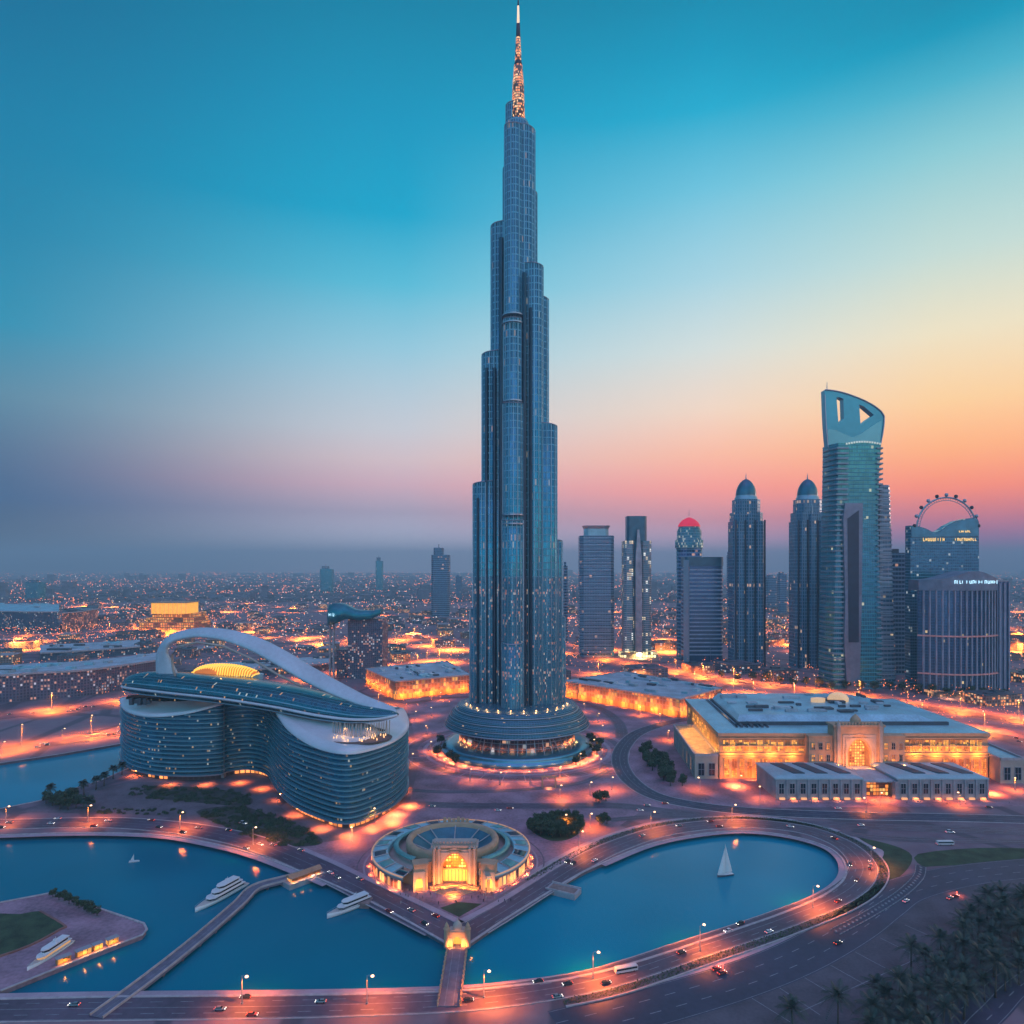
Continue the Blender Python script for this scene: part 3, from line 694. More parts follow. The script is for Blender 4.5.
# white skin rising from the wall head to the roof volume
spine = []
for (x, y), z in zip(body, btop): spine.append((x, y))
def spine_pt(x, y):
    pts = [(-385,700),(-330,690),(-270,672),(-215,650),(-170,630),(-135,610),(-112,598)]
    b = None
    for i in range(len(pts)-1):
        a_, c_ = Vector(pts[i]), Vector(pts[i+1]); d = c_-a_; t = max(0, min(1, (Vector((x,y))-a_).dot(d)/d.length_squared)); q = a_+d*t; e = (Vector((x,y))-q).length
        if b is None or e < b[0]: b = (e, q)
    return b[1]
mb = MB(); mb.smooth = True; outer = offs(body, sgn*1.8, True)
r0 = [(outer[i][0],outer[i][1],btop[i]-1.2) for i in range(len(body))]; r1 = [(outer[i][0],outer[i][1],btop[i]+1.4) for i in range(len(body))]
rr = []
for f_, hz_ in ((.25,1.8),(.55,4),(.85,9)):
    row = []
    for i, (x, y) in enumerate(outer):
        q = spine_pt(x, y); e = max(0, min(1, (x+150)/60)); h = hz_*(1-.75*e)
        row.append((x+(q.x-x)*f_, y+(q.y-y)*f_, btop[i]+h))
    rr.append(row)
mb.loft([r0, r1]+rr)
mb.build('white_roof_skin', M['white'], WX)
# upper glass volume: long curved lens
secs = [(127,704,82,85,3),(131,700,79,92,10),(150,692,77.5,97,17),(190,676,77,97,22),(230,660,76.5,96,24),(265,645,75.5,94,25),(300,630,73,91,24),(330,616,70.5,87,22),(360,602,70,83,18),(382,592,72,81,12),(393,586,75,80,6),(398,584,77,78.5,1.5)]
def usec(px, Y, zb, zt_, hw):
    x = PX(px, Y); prof = [(-1,.30),(-.96,.55),(-.8,.82),(-.45,1),(0,1.04),(.45,1),(.8,.82),(1,.5),(.8,.1),(.3,0),(-.4,-.02),(-.88,.06)]
    return [(x+hw*a_*.30, Y+hw*a_, zb+(zt_-zb)*b_) for a_, b_ in prof]
def spl(secs, k=4):
    P = crom([s_[:3] for s_ in secs], k); Q = crom([(s_[3], s_[4], 0) for s_ in secs], k)
    return [(a_[0],a_[1],a_[2],b_[0],b_[1]) for a_, b_ in zip(P, Q)]
SU = spl(secs)
mb = MB(); mb.smooth = True; ring_ = [usec(*s_) for s_ in SU]
# long strips with running UV: transpose so u runs along the building
T_ = list(zip(*ring_))
for i in range(len(T_)):
    A, B = T_[i], T_[(i+1) % len(T_)]; u = 0; v0 = i*5.0
    for k in range(len(A)-1):
        d = math.dist(A[k], A[k+1]); mb.face([A[k],A[k+1],B[k+1],B[k]][::-1], [(u,v0),(u+d,v0),(u+d,v0+5),(u,v0+5)][::-1]); u += d
mb.build('upper_glass_volume', facade('upper_glass', (.014,.15,.20), (.06,.21,.27), 1.6, 2.5, .08, .16, .02, (1,.5,.2), .5, .15, .7, litc2=(.8,.85,.8), clump=1.6), WX)
for e, (fr_, zz, nm, mm) in enumerate(((-1.03,.30,'eaves_rim',M['white']),(-.99,.56,'roof_rim',mat('ledge',(1,1,1))),(-.93,.06,'lower_rim',M['steel_rim']))):
    mb = MB(); mb.smooth = True; mb.tube([(PX(s_[0],s_[1])+s_[4]*fr_*.3, s_[1]+s_[4]*fr_, s_[2]+(s_[3]-s_[2])*zz) for s_ in SU], 1.2 if e == 0 else .6, 6); mb.build(nm, mm, WX)
# the arch: a broad white ribbon
arch = [(171,680,80,6,27),(168,681,92,6,23),(164,683,106,5.5,18),(163,684,118,5,15),(169,683,129,4.5,13),(183,680,135,4,12.5),(203,672,138,3.6,12.5),(228,662,136,3.8,14),(255,650,129,4,16),(282,638,117.5,4,17),(308,627,105,4,16.5),(335,615,94.5,3.4,14.5),(362,603,86,2.8,11),(385,592,81.5,1.8,8),(396,586,79.5,1,3)]
P = crom([(PX(a_[0],a_[1]),a_[1],a_[2]) for a_ in arch], 6); Q = crom([(a_[3],a_[4],0) for a_ in arch], 6)
rings = []
for i in range(len(P)):
    p = Vector(P[i]); d = (Vector(P[min(i+1,len(P)-1)])-Vector(P[max(i-1,0)])).normalized()
    f_ = max(0, min(1, (i/6-1.0)/4.5)); f_ = f_*f_*(3-2*f_)
    side = Vector((-1,.15,0)).lerp(Vector((.05,.76,.62)), f_); side = (side-d*side.dot(d)).normalized(); nrm = d.cross(side).normalized()
    th, wd = Q[i][0]/2, Q[i][1]/2; pf = [(-1,-.4),(-1.0,.4),(-.85,.9),(-.45,1.15),(0,1.25),(.45,1.15),(.85,.9),(1,.4),(1,-.4),(.8,-.9),(0,-1),(-.8,-.9)]
    rings.append([tuple(p+side*wd*a_+nrm*th*b_) for a_, b_ in pf])
mb = MB(); mb.smooth = True; mb.loft(rings, caps=True); mb.build('roof_arch', mat('arch_white', (.46,.56,.62), .5, metal=.1, var=.12, scale=.03), WX)
# second, thinner inner ribbon lining the loop
mb = MB(); mb.smooth = True
inn = [(182,676,92),(178,678,103),(177,680,116),(184,678,125),(202,672,129.5),(228,662,127),(255,650,117),(282,638,104),(306,628,95)]
mb.tube([(PX(a_,b_)-1, b_-8, c_) for a_, b_, c_ in [tuple(q) for q in inn]], 1.1, 6); mb.build('inner_rim', M['stone'], WX)
# gold-lit vaulted roof garden inside the loop
gx, gy = PX(228, 700), 694
mb = MB()
for k in range(26):
    t = -1+2*k/25; x = gx+t*34; y = gy-t*10; h = 8.5*math.sqrt(max(0,1-t*t))+1.5
    mb.smooth = True; mb.tube([(x-1,y-9,95),(x-.4,y-7,95+h*.7),(x,y,95+h),(x+.4,y+7,95+h*.7)], .75, 5)
mb.build('garden_vault_rib', M['gold_bright'], WX)
mb = MB(); mb.smooth = True; mb.lathe([(1,94),(1,94.5),(.9,98),(.6,101),(0,102.5)], 30, gx, gy, 33, 8); mb.build('garden_vault', mat('vault_amber', (.3,.12,.04), .6, emit=(1,.25,.03), es=.55), WX)
mb = MB(); mb.lathe([(1,84),(1.05,95),(0,95.2)], 30, gx, gy, 36, 13); mb.build('garden_deck', M['roof_teal'], WX)
light('garden_light', (gx+230, gy-600-14, 108), 6000, (1,.4,.08), WX, 2)
# terrace columns and lights under the right end
for k in range(30):
    t = k/29; px_, Y_ = 333+t*56, 578+12*math.sin(t*PI)*-1+t*6; x = PX(px_, Y_)
    mb = MB(); mb.tube([(x, Y_, 60), (x+random.uniform(-1,1), Y_+3, 72.5)], .38, 5); mb.build('terrace_column', M['stone'], WX)
dk_ = MB(); dk_.lathe([(1,0),(1,.6),(0,.7)], 28, 0, 0, 1, 1); dk_.grow(lambda x, y, z: (PX(362,572)+x*24+y*3, 572+y*19, 60.6+z)); dk_.build('terrace_floor', mat('terrace_floor', (.12,.09,.09), .8), WX)
for k in range(34):
    a = random.uniform(0, 6.28); r = math.sqrt(random.random()); x, y = PX(360,574)+r*22*math.cos(a), 573+r*15*math.sin(a)
    mb = MB(); mb.lathe([(0,61.2),(.5,61.5),(.45,63),(0,63.4)], 6, x, y); mb.build('terrace_lantern', M['warm_white'], WX)
for dx in (-12, 8): light('terrace_light', (PX(360,574)+230+dx, -28, 70), 2600, (1,.5,.22), WX, .5)
# front fin between the two wings, roof plant
fx, fy = G(223, 777)
mb = MB(); mb.box(fx, fy-1, 34, 4.5, 5, 68); mb.build('fin', M['concrete'], WX)
mb = MB(); mb.box(fx-4.2, fy+.6, 34.5, 3.4, 3, 69); mb.build('dark_fin', M['dark_column'], WX)
rp = MB(); x, y = PX(141, 680), 680
for k in range(5): rp.box(x-9+k*4.4, y+random.uniform(-2,2), 70.5, 3.2, 4, random.uniform(3,7))
rp.build('roof_plant', M['roof_dark'], WX)
for (px_, py_, pw) in ((350,836,16000),(372,829,16000),(396,815,22000),(410,806,26000),(322,829,12000),(296,815,12000),(280,800,10000),(262,789,12000),(240,783,11000),(205,785,9000),(170,785,9000),(135,776,8000),(392,823,24000)):
    x, y = G(px_, py_); light('entrance_light', (x+230, y-600, 5.5), pw*2, (1,.19,.035), WX, .5)

# ============================================================ amphitheatre
AX, AY = G(451.5, 861)
ar = empty('amphitheatre', (AX, AY, 0), 'round amphitheatre with teal ring roofs and a glowing golden arched gate', 'amphitheatre')
def A_(fn_or_prof, name, m_, n=72, a0=0, a1=2*PI, sy_=1, smooth=True, sx_=1, dy=0):
    mb = MB(); mb.smooth = smooth; mb.lathe(fn_or_prof, n, AX, AY+dy, sx_, sy_, a0, a1); return mb.build(name, m_, ar)
g0, g1 = math.radians(-90+29), math.radians(270-29)
arw = facade('arena_wall', (.07,.05,.05), (.30,.24,.24), 3.2, 6.5, .3, .2, .45, (1,.42,.12), 1.5, .5, .1, clump=.8)
A_([(53,0),(53,8)], 'outer_wall', arw, a0=g0, a1=g1)
A_([(53,8),(53.6,8),(53.6,9),(52,9.2),(43,10.6),(42.4,9.6),(42.4,6)], 'outer_roof', M['roof_teal'], a0=g0, a1=g1)
A_([(52.8,9),(53.8,9),(53.8,9.7),(52.8,9.7)], 'outer_rim', mat('rim_lit', (.45,.33,.25), .6, emit=(1,.45,.2), es=.35), a0=g0, a1=g1)
A_([(42.5,0),(42.5,6.5),(30,6.7)], 'inner_walk', M['stone'], a0=g0, a1=g1)
A_([(37,6),(37.4,11.5),(36.5,13),(34,13.4),(32.5,12.5),(32,9),(30,7)], 'inner_wall', M['sand_stone'], sx_=.86, sy_=.80, dy=9)
A_([(40.5,9.3),(41,10.2),(37.8,11.4),(37.4,10.6)], 'inner_roof_ring', mat('roof_green', (.16,.40,.38), .45, metal=.3, var=.25, scale=.1), a0=math.radians(-55), a1=math.radians(235), sx_=.98, sy_=.86, dy=6)
# stepped seating bowl
st = []
r, z = 32, 10.5
while r > 16: st += [(r,z),(r-1.4,z)]; r -= 1.4; z -= .62; st += [(r,z)]
A_(st+[(0,z)], 'seating_bowl', mat('bowl_teal', (.045,.17,.24), .5, metal=.2, var=.25, scale=.12), sx_=.86, sy_=.80, dy=9)
for a in (50, 90, 130, 20, 160, -20, 200): 
    t = math.radians(a); mb = MB(); mb.tube([(AX+14.6*math.cos(t),AY+9+13.6*math.sin(t),4.6),(AX+27.5*math.cos(t),AY+9+25.6*math.sin(t),11.4)], .5, 5); mb.build('bowl_aisle', M['kerb'], ar)
for k in range(30):        # ribs across the outer roof, one sheet of roofing between each
    t = g0+(g1-g0)*k/29; mb = MB(); mb.tube([(AX+53*math.cos(t),AY+53*math.sin(t),9.7),(AX+43*math.cos(t),AY+43*math.sin(t),11.0)], .35, 5); mb.build('roof_rib', M['kerb'], ar)
for k in range(0, 29, 2):
    a_, b_ = g0+(g1-g0)*(k+.15)/29, g0+(g1-g0)*(k+.95)/29
    A_([(51.5,9.75),(51.4,10.0),(44.2,11.0),(44.2,10.8)], 'roof_panel', [M['roof_dark'],MATS['roof_green'],M['glass_dark'],MATS['roof_green']][k//2 % 4], 6, a_, b_)
A_([(18,5.2),(18.3,6),(15,7.6),(9,8.6),(0,9)], 'stage_canopy', M['stone'], 36, sy_=.35, dy=2)
# small pavilion at the back with pale lit blocks
for k in range(6):
    t = math.radians(78+k*4.8); mb = MB(); mb.box(AX+39.5*math.cos(t), AY+39.5*math.sin(t), 13, 2.3, 2, 4+(k % 3), t); mb.build('rear_turret', M['sand_stone'], ar)
# the gate: arch wall with a pointed opening and deep reveal
def arch_pts(w_, h_, n=10, pointed=.25):
    pts = [(-w_/2, 0), (-w_/2, h_-w_/2)]
    for i in range(1, n):
        t = PI-PI*i/n; pts.append((w_/2*math.cos(t), h_-w_/2+w_/2*math.sin(t)*(1+pointed*math.sin(t)**3)))
    pts += [(w_/2, h_-w_/2), (w_/2, 0)]
    return pts
def arch_wall(mb, x, y, z0, W, H, D, w_, h_, n=10, rz=0, pointed=.25):
    """box W x H x D with an arched opening w_ x h_ cut right through; front face at y"""
    op = arch_pts(w_, h_, n, pointed); top = max(p[1] for p in op)
    c, s_ = math.cos(rz), math.sin(rz)
    P = lambda a_, d_, b_: (x+a_*c-d_*s_, y+a_*s_+d_*c, z0+b_)
    for d_, rev in ((0, 0), (D, 1)):
        q = []
        for i in range(len(op)-1):
            (a0_, b0_), (a1_, b1_) = op[i], op[i+1]
            if i == 0: q.append([(-W/2,0),(a0_,0),(a1_,b1_),(-W/2,b1_)])
            elif i == len(op)-2: q.append([(a1_,0),(W/2,0),(W/2,b0_),(a0_,b0_)])
            else:
                # up to the top edge
                q.append([(a0_,b0_),(a1_,b1_),(a1_,H),(a0_,H)])
        q.append([(-W/2,op[1][1]),(op[1][0],op[1][1]),(op[1][0],H),(-W/2,H)]); q.append([(op[-2][0],op[-2][1]),(W/2,op[-2][1]),(W/2,H),(op[-2][0],H)])
        for f_ in q:
            pts = [P(a_, d_, b_) for a_, b_ in f_]; mb.face(pts[::-1] if rev else pts, [(a_+50,b_) for a_, b_ in (f_[::-1] if rev else f_)])
    for i in range(len(op)-1): mb.face([P(op[i][0],0,op[i][1]),P(op[i][0],D,op[i][1]),P(op[i+1][0],D,op[i+1][1]),P(op[i+1][0],0,op[i+1][1])])
    mb.face([P(-W/2,0,0),P(-W/2,0,H),P(-W/2,D,H),P(-W/2,D,0)]); mb.face([P(W/2,0,0),P(W/2,D,0),P(W/2,D,H),P(W/2,0,H)]); mb.face([P(-W/2,0,H),P(W/2,0,H),P(W/2,D,H),P(-W/2,D,H)])
gx, gy = PX(454.5, 441), 441
mb = MB(); arch_wall(mb, gx, gy, 0, 28, 24, 9, 15.5, 18, 12); gate = mb.build('gate', M['sand_stone'], ar)
for (W, H, w_, h_, dy, t_) in ((19.5,21,17.5,19.4,-.7,.7),(23,22.6,20.5,21.2,-.4,.5)):
    mb = MB(); arch_wall(mb, gx, gy+dy, 0, W, H, .5, w_, h_, 12); mb.build('gate_moulding', M['stone'], gate)
mb = MB(); mb.box(gx, gy+4.5, 24.7, 29.6, 10.4, 1.3); mb.box(gx, gy+4.5, 25.9, 27, 8, 1.1)
for k in range(13): mb.box(gx-13.2+k*2.2, gy+.2, 27, 1.1, .9, 1.4)
mb.build('gate_cornice', M['stone'], gate)
for sx_ in (-1, 1):
    for w_ in (12.6, 9.6): mb = MB(); mb.box(gx+sx_*w_, gy-.9, 11.5, 1.3, 1.3, 23); mb.lathe([(.9,23),(1.1,23.6),(.6,24.6),(0,26)], 10, gx+sx_*w_, gy-.9); mb.build('pilaster', M['stone'], gate)
mb = MB(); 
scr = facade('gate_screen', (.45,.18,.05), (.25,.12,.06), 1.6, 1.9, .25, .25, .8, (1,.36,.06), 2.6, .6, 0, litc2=(1,.6,.12), clump=.3)
mb.face([(gx-7.7,gy+6,8.5),(gx+7.7,gy+6,8.5),(gx+7.7,gy+6,20),(gx-7.7,gy+6,20)], [(0,0),(15.4,0),(15.4,11.5),(0,11.5)]); mb.build('gate_screen', scr, gate)
mb = MB(); mb.box(gx, gy+6.4, 4.3, 15.2, .5, 8.4); mb.build('lit_doorway', M['gold_bright'], gate)
mb = MB(); mb.box(gx, gy+5.4, 8.4, 15.4, 1.6, .7); [mb.box(gx-6.6+k*2.2, gy+5.4, 4, .35, .5, 8) for k in range(7)]; mb.build('door_frame', M['sand_stone'], gate)
for k in range(5): mb = MB(); mb.prism([(gx+(22-k*2)*math.cos(t)*.72, gy-1.0+(13-k*1.8)*math.sin(t)) for t in [PI+PI*i/14 for i in range(15)]], .05+.3*k, .35+.3*k); mb.build('gate_step', M['sand_stone'], gate)
for dx, dy, z, pw in ((0,-3,3,12000),(-6,-5,2.2,8000),(6,-5,2.2,8000),(0,3,12,9000),(-12,-6,2,7000),(12,-6,2,7000),(0,-12,2.5,8000)):
    light('gate_light', (gx-AX+dx, gy-AY+dy-3, z+.5), pw*1.1, (1,.25,.03), ar, .4, 165, (0,1,.25) if dy > -10 else (0,0,-1))
for sx_, pxx in ((-1,419.5),(1,489)):
    x, y = PX(pxx, 434), 434
    mb = MB(); mb.box(x, y+3, 8, 8.6, 7, 16, sx_*-.25); mb.box(x, y+3, 16.4, 9.6, 8, .9, sx_*-.25); tt = mb.build('flank_tower', M['sand_stone'], ar)
    mb = MB(); mb.box(x+sx_*-.4*0, y-.9, 5, 4.6, .6, 5.4, sx_*-.25); mb.build('tower_window', M['gold_bright'], tt)
    mb = MB(); arch_wall(mb, x, y-1.3, 0, 7.4, 12, .5, 4.4, 8.2, 8, sx_*-.25); mb.build('tower_arch', M['stone'], tt)
    light('tower_light', (x-AX, y-AY-6, 3), 6500, (1,.30,.05), ar, .4, 150, (0,1,.3))
    xx = PX(432 if sx_ < 0 else 479, 444); mb = MB(); mb.box(xx, 448, 6.5, 9, 5, 13, 0); mb.build('link_wall', M['sand_stone'], ar)
for k in range(20):
    t = g0+(g1-g0)*(k+.5)/20; light('rim_light', (56.5*math.cos(t), 56.5*math.sin(t), 2.5), 7000, (1,.20,.045), ar, .3, 150, (-math.cos(t),-math.sin(t),-.4))

# ============================================================ bridge gatehouse
bx = G(457.5, 946)[0]; by0, by1 = 318.5, G(457,943)[1]
br = empty('footbridge', (bx, (by0+by1)/2, 0), 'narrow straight footbridge from the shore road up to the golden gatehouse', 'bridge')
mb = MB(); mb.box(bx, (by0+by1)/2, .1, 10, by1-by0-.5, .9); mb.build('deck', mat('deck', (.16,.15,.20), .7, var=.25, scale=.2), br)
for s_ in (-1, 1):
    mb = MB(); mb.box(bx+s_*5.1, (by0+by1)/2, .7, .5, by1-by0-.6, 1.5)
    for y in [by0+2+i*4 for i in range(int((by1-by0)/4))]: mb.box(bx+s_*5.1, y, 1, .9, .9, 2.3)
    mb.build('parapet', M['sand_stone'], br)
    mb = MB(); mb.box(bx+s_*1.9, (by0+by1)/2, .58, .3, by1-by0-1, .06); mb.build('deck_line', M['paint'], br)
for y in (330, 345, 360): mb = MB(); mb.box(bx, y, -2, 8, 2.2, 3.6); mb.build('pier', M['quay'], br)
gh = empty('gatehouse', (bx, by1-2, 0), 'small ornate gatehouse glowing gold at the top of the narrow footbridge', 'gatehouse')
gy_ = by1-6
mb = MB(); arch_wall(mb, bx, gy_, .6, 12.5, 10, 6, 5, 6.4, 10); w_ = mb.build('wall', M['sand_stone'], gh)
for s_ in (-1, 1):
    mb = MB(); mb.smooth = False; mb.lathe([(1.7,.5),(1.7,12),(2.1,12.2),(2.1,13),(1.4,13.2),(1.3,15),(0,17.4)], 10, bx+s_*6.6, gy_+.6); mb.build('turret', M['sand_stone'], gh)
    mb = MB(); arch_wall(mb, bx+s_*4.3, gy_-.25, 1, 2.4, 6, .2, 1.4, 4.4, 6); mb.build('niche', M['stone'], gh)
mb = MB(); mb.box(bx, gy_+3, 11.1, 9.5, 5, 1); mb.lathe([(3,11.6),(3,13),(2.6,14.6),(1.2,16.4),(.25,17.2),(.12,19.5),(0,19.6)], 12, bx, gy_+3); mb.build('dome', M['stone'], gh)
mb = MB(); mb.box(bx, gy_+3.6, 4, 4.8, .4, 6); mb.build('lit_passage', M['gold_light'], gh)
for x, y, z, p_ in ((-4,-7,3,3800),(4,-7,3,3800),(0,-8,7,2600),(0,5,6,2500),(-8,2,4,2000),(8,2,4,2000)): light('gatehouse_light', (x, y, z), p_*.8, (1,.28,.05), gh, .3, 150, (0,1 if y < 0 else -1,-.1))

gh.scale = (.84,.84,.8)
# ============================================================ palace-like mall on the right
M['palace'] = facade('palace_wall', (.30,.15,.06), (.46,.32,.20), 5.6, 7.0, .28, .22, .95, (1,.40,.06), 1.0, .6, 0, litc2=(1,.62,.18), clump=.15)
pc = empty('shopping_palace', (325, 750, 0), 'wide palatial building blazing with golden windows under a broad teal roof', 'mall')
py0, py1, pxa, pxb, pH = 665.0, 836.0, 197.0, 452.0, 44.0
mb = MB(); mb.prism([(pxa,py0),(pxb,py0),(pxb+4,py1),(pxa+12,py1)], 0, 40.5, cap=False); mb.build('wall', M['sand_stone'], pc)
mb = MB(); mb.prism([(pxa-1.6,py0-1.6),(pxb+1.6,py0-1.6),(pxb+6,py1+2),(pxa+10,py1+2)], 40.5, 43.5, bottom=True, cap=False); mb.build('cornice', M['sand_stone'], pc)
def frust(mb, a, b, z0, z1):
    mb.loft([[(x,y,z0) for x, y in a],[(x,y,z1) for x, y in b]]); mb.face([(x,y,z1) for x, y in b])
rf = MB(); frust(rf, [(pxa-1.6,py0-1.6),(pxb+1.6,py0-1.6),(pxb+6,py1+2),(pxa+10,py1+2)], [(pxa+8,py0+9),(pxb-8,py0+9),(pxb-4,py1-8),(pxa+20,py1-8)], 43.5, 45.2)
roof = rf.build('roof', M['roof_teal'], pc)
rf = MB(); frust(rf, [(pxa+26,py0+30),(pxb-24,py0+30),(pxb-24,py1-8),(pxa+38,py1-8)], [(pxa+32,py0+40),(pxb-44,py0+40),(pxb-60,py1-12),(pxa+46,py1-12)], 45.1, 52.5); rf.build('raised_roof', M['roof_teal'], roof)
mb = MB(); mb.prism([(pxa+24,py0+24),(pxb-22,py0+24),(pxb-22,py0+27),(pxa+24,py0+27)], 45.1, 48.4); mb.build('roof_parapet', M['roof_dark'], roof)
for k in range(7):
    mb = MB(); x = pxa+20+k*5.0; mb.prism([(x,py0+14),(x+2.2,py0+14),(x+12,py1-16),(x+9.8,py1-16)], 45.1, 46.4+(k % 2)); mb.build('roof_louvre', M['roof_dark'] if k % 2 else M['glass_dark'], roof)
for k in range(44):
    mb = MB(); x = pxa+42+random.uniform(0,165); y = random.uniform(py0+48, py1-20); mb.box(x, y, 53.6, random.uniform(3,18), random.uniform(1.5,9), random.choice([1.6,2.4,3.4])); mb.build('rooftop_unit', M['roof_dark'] if k % 2 else M['roof_grey'], roof)
mb = MB(); mb.lathe([(11,52),(11.5,56),(9,60),(5,62),(0,63)], 18, PX(838,775), 775, 1, .7); mb.build('lit_roof_dome', mat('dome_lit', (.5,.4,.28), .6, emit=(1,.55,.22), es=.55), roof)
mb = MB(); mb.lathe([(5,52),(5,57),(0,58)], 12, PX(818,770), 770, 1.6, .7); mb.build('lit_roof_dome', MATS['dome_lit'], roof)
# windows as parts on the front (two floors) and along the left flank
def window(x, y, z, w_, h_, rz=0, m_=None, parent=None, frame=M['sand_stone']):
    mb = MB(); c, s_ = math.cos(rz), math.sin(rz)
    P = lambda a_, d_, b_: (x+a_*c-d_*s_, y+a_*s_+d_*c, z+b_)
    mb.face([P(-w_/2,-.12,0),P(w_/2,-.12,0),P(w_/2,-.12,h_),P(-w_/2,-.12,h_)], [(0,0),(w_,0),(w_,h_),(0,h_)]); o = mb.build('window', m_, parent)
    mb = MB(); t = .45
    for a_, b_, ww, hh in ((-w_/2,h_/2,t,h_),(w_/2,h_/2,t,h_),(0,h_,w_+t,t),(0,0,w_+t,t),(0,h_*.5,w_,.2),(0,h_/2,.2,h_)):
        q = P(a_, -.3, b_); mb.box(q[0], q[1], q[2], ww, .6, hh, rz)
    mb.build('window_frame', frame, o); return o
pane = facade('golden_pane', (.35,.2,.08), (.30,.18,.08), 1.9, 2.1, .12, .12, 1.0, (1,.42,.05), 1.15, .5, 0, litc2=(1,.54,.10), clump=.1)
pane2 = facade('orange_pane', (.30,.14,.06), (.28,.15,.07), 1.7, 2.0, .16, .16, .8, (1,.30,.04), .95, .5, 0, litc2=(1,.46,.08), clump=.4)
for z, h_, mm in ((26.2,10.6,pane),):
    for k in range(17):
        x = pxa+6+k*6.5
        if x < 312: window(x, py0, z, 5.4, h_, 0, mm, pc)
    for k in range(17):
        x = 349+k*6.3
        if x < pxb-3: window(x, py0, z, 5.2, h_, 0, mm, pc)
for k in range(9): window(pxa+7+k*7.2, py0, 1.5, 5, 17.5, 0, pane2, pc)
for k in range(6): window(pxb-4-k*7.2, py0, 1.5, 5, 17.5, 0, pane2, pc)
for k in range(12): window(pxa+.6+k*.9, py0+8+k*13, 26, 9.5, 11, math.radians(-86), pane, pc)
for z in (21.5, 24.4, 38.6):
    mb = MB(); mb.box((pxa+pxb)/2, py0-.9, z, pxb-pxa+1, 1.8, .9); mb.build('string_course', M['sand_stone'], pc)
# balcony gallery
for z in (31.2,): mb = MB(); mb.box((pxa+pxb)/2, py0-1.2, z, pxb-pxa, 1.2, .8); mb.build('balcony', M['sand_stone'], pc)
# portal
qx = PX(857, 655)
mb = MB(); arch_wall(mb, qx, 651, 0, 46, 52, 14, 20, 38, 14); por = mb.build('portal', M['sand_stone'], pc)
for W, w_, H in ((26,22.4,42),(31,28.4,45)): mb = MB(); arch_wall(mb, qx, 651-.8 if W == 26 else 651-.4, 0, W, H, .5, w_, H-2.6, 14); mb.build('portal_moulding', M['stone'], por)
mb = MB(); mb.face([(qx-10,660,6),(qx+10,660,6),(qx+10,660,39),(qx-10,660,39)], [(0,0),(20,0),(20,33),(0,33)]); mb.build('portal_screen', facade('portal_screen', (.2,.1,.05), (.35,.2,.1), 2.4, 2.6, .3, .3, .7, (1,.46,.1), 1.5, .6, 0, clump=.4), por)
mb = MB(); mb.box(qx, 658, 53, 48.5, 16, 2)
for k in range(15): mb.box(qx-21+k*3, 651.5, 55, 1.6, 1.4, 2.4)
mb.lathe([(5,54),(4.6,58),(2.4,61),(0,63)], 14, qx, 658); mb.build('portal_cornice', M['sand_stone'], por)
for sx_ in (-1, 1):
    mb = MB(); mb.box(qx+sx_*19.6, 650, 26, 3, 2.4, 52); mb.lathe([(1.8,52),(2,54),(.9,57),(0,59)], 8, qx+sx_*19.6, 650); mb.build('pilaster', M['stone'], por)
    mb = MB(); mb.box(qx+sx_*34, 660, 21, 22, 10, 42); mb.box(qx+sx_*34, 660, 42.6, 23.4, 11.4, 1.3); sd = mb.build('side_bay', M['sand_stone'], por)
    for i in range(3):
        for j in range(3): window(qx+sx_*34-7+i*7, 655, 8+j*11, 3.6, 6.4, 0, pane2 if (i+j) % 3 else M['glass_dark'], pc, M['stone'])
# annexes
for (x0_, x1_, y0_, y1_, H, nm) in ((173.5,195.5,664,790,22.5,'left_wing'),(453.5,476,650,760,22.5,'right_wing')):
    mb = MB(); mb.prism([(x0_,y0_),(x1_,y0_),(x1_+9,y1_),(x0_+9,y1_)], 0, H, cap=False); wg = mb.build('wing', M['stone'], pc)
    mb = MB(); 
    for a_, b_ in (((x0_,y0_),(x1_,y0_)),((x1_,y0_),(x1_+9,y1_)),((x1_+9,y1_),(x0_+9,y1_)),((x0_+9,y1_),(x0_,y0_))): strip(mb, [a_, b_], .8, -.8, H+1.2); slab_strip(mb, [a_, b_], .8, -.8, H-1, H+1.1)
    mb.build('wing_cornice', M['kerb'], wg)
    mb = MB(); mb.prism([(x0_+1,y0_+1),(x1_-1,y0_+1),(x1_+8,y1_-1),(x0_+10,y1_-1)], H-2, H-.6); mb.build('wing_roof', M['roof_teal'] if x0_ > 300 else mat('courtyard', (.5,.36,.2), .8, var=.5, scale=.3), wg)
    for k in range(2): window((x0_+x1_)/2-5+k*10, y0_, 3, 6, 12, 0, M['glass_dark'], pc, M['concrete'])
    if x0_ < 300:
        for k in range(11): window(x0_+.9+k*.8, y0_+8+k*11, 3, 5, 13, math.radians(-86), pane2 if k % 2 else M['glass_dark'], pc, M['concrete'])
        for k in range(6): light('courtyard_light', (x0_-325+10+k*1.3, y0_-750+14+k*18, 30), 9000, (1,.45,.07), pc, .5)
for k in range(13):
    x = pxa+10+k*19.5
    if abs(x-qx) > 26: light('facade_light', (x-325, py0-750-7, 23.6), 17000, (1,.30,.04), pc, .5, 160, (0,1,.35))
    if k < 4 or k > 10: light('facade_light', (x-325, py0-750-9, 3), 19000, (1,.22,.03), pc, .5, 165, (0,1,.2))
for dx, z, p_ in ((-8,20,30000),(8,20,30000),(-24,19.5,26000),(24,19.5,26000),(-36,19.5,26000),(36,19.5,26000),(0,36,22000)): light('portal_light', (qx-325+dx, 651-750-11, z), p_*.6, (1,.26,.04), pc, .5, 165, (0,1,.25))
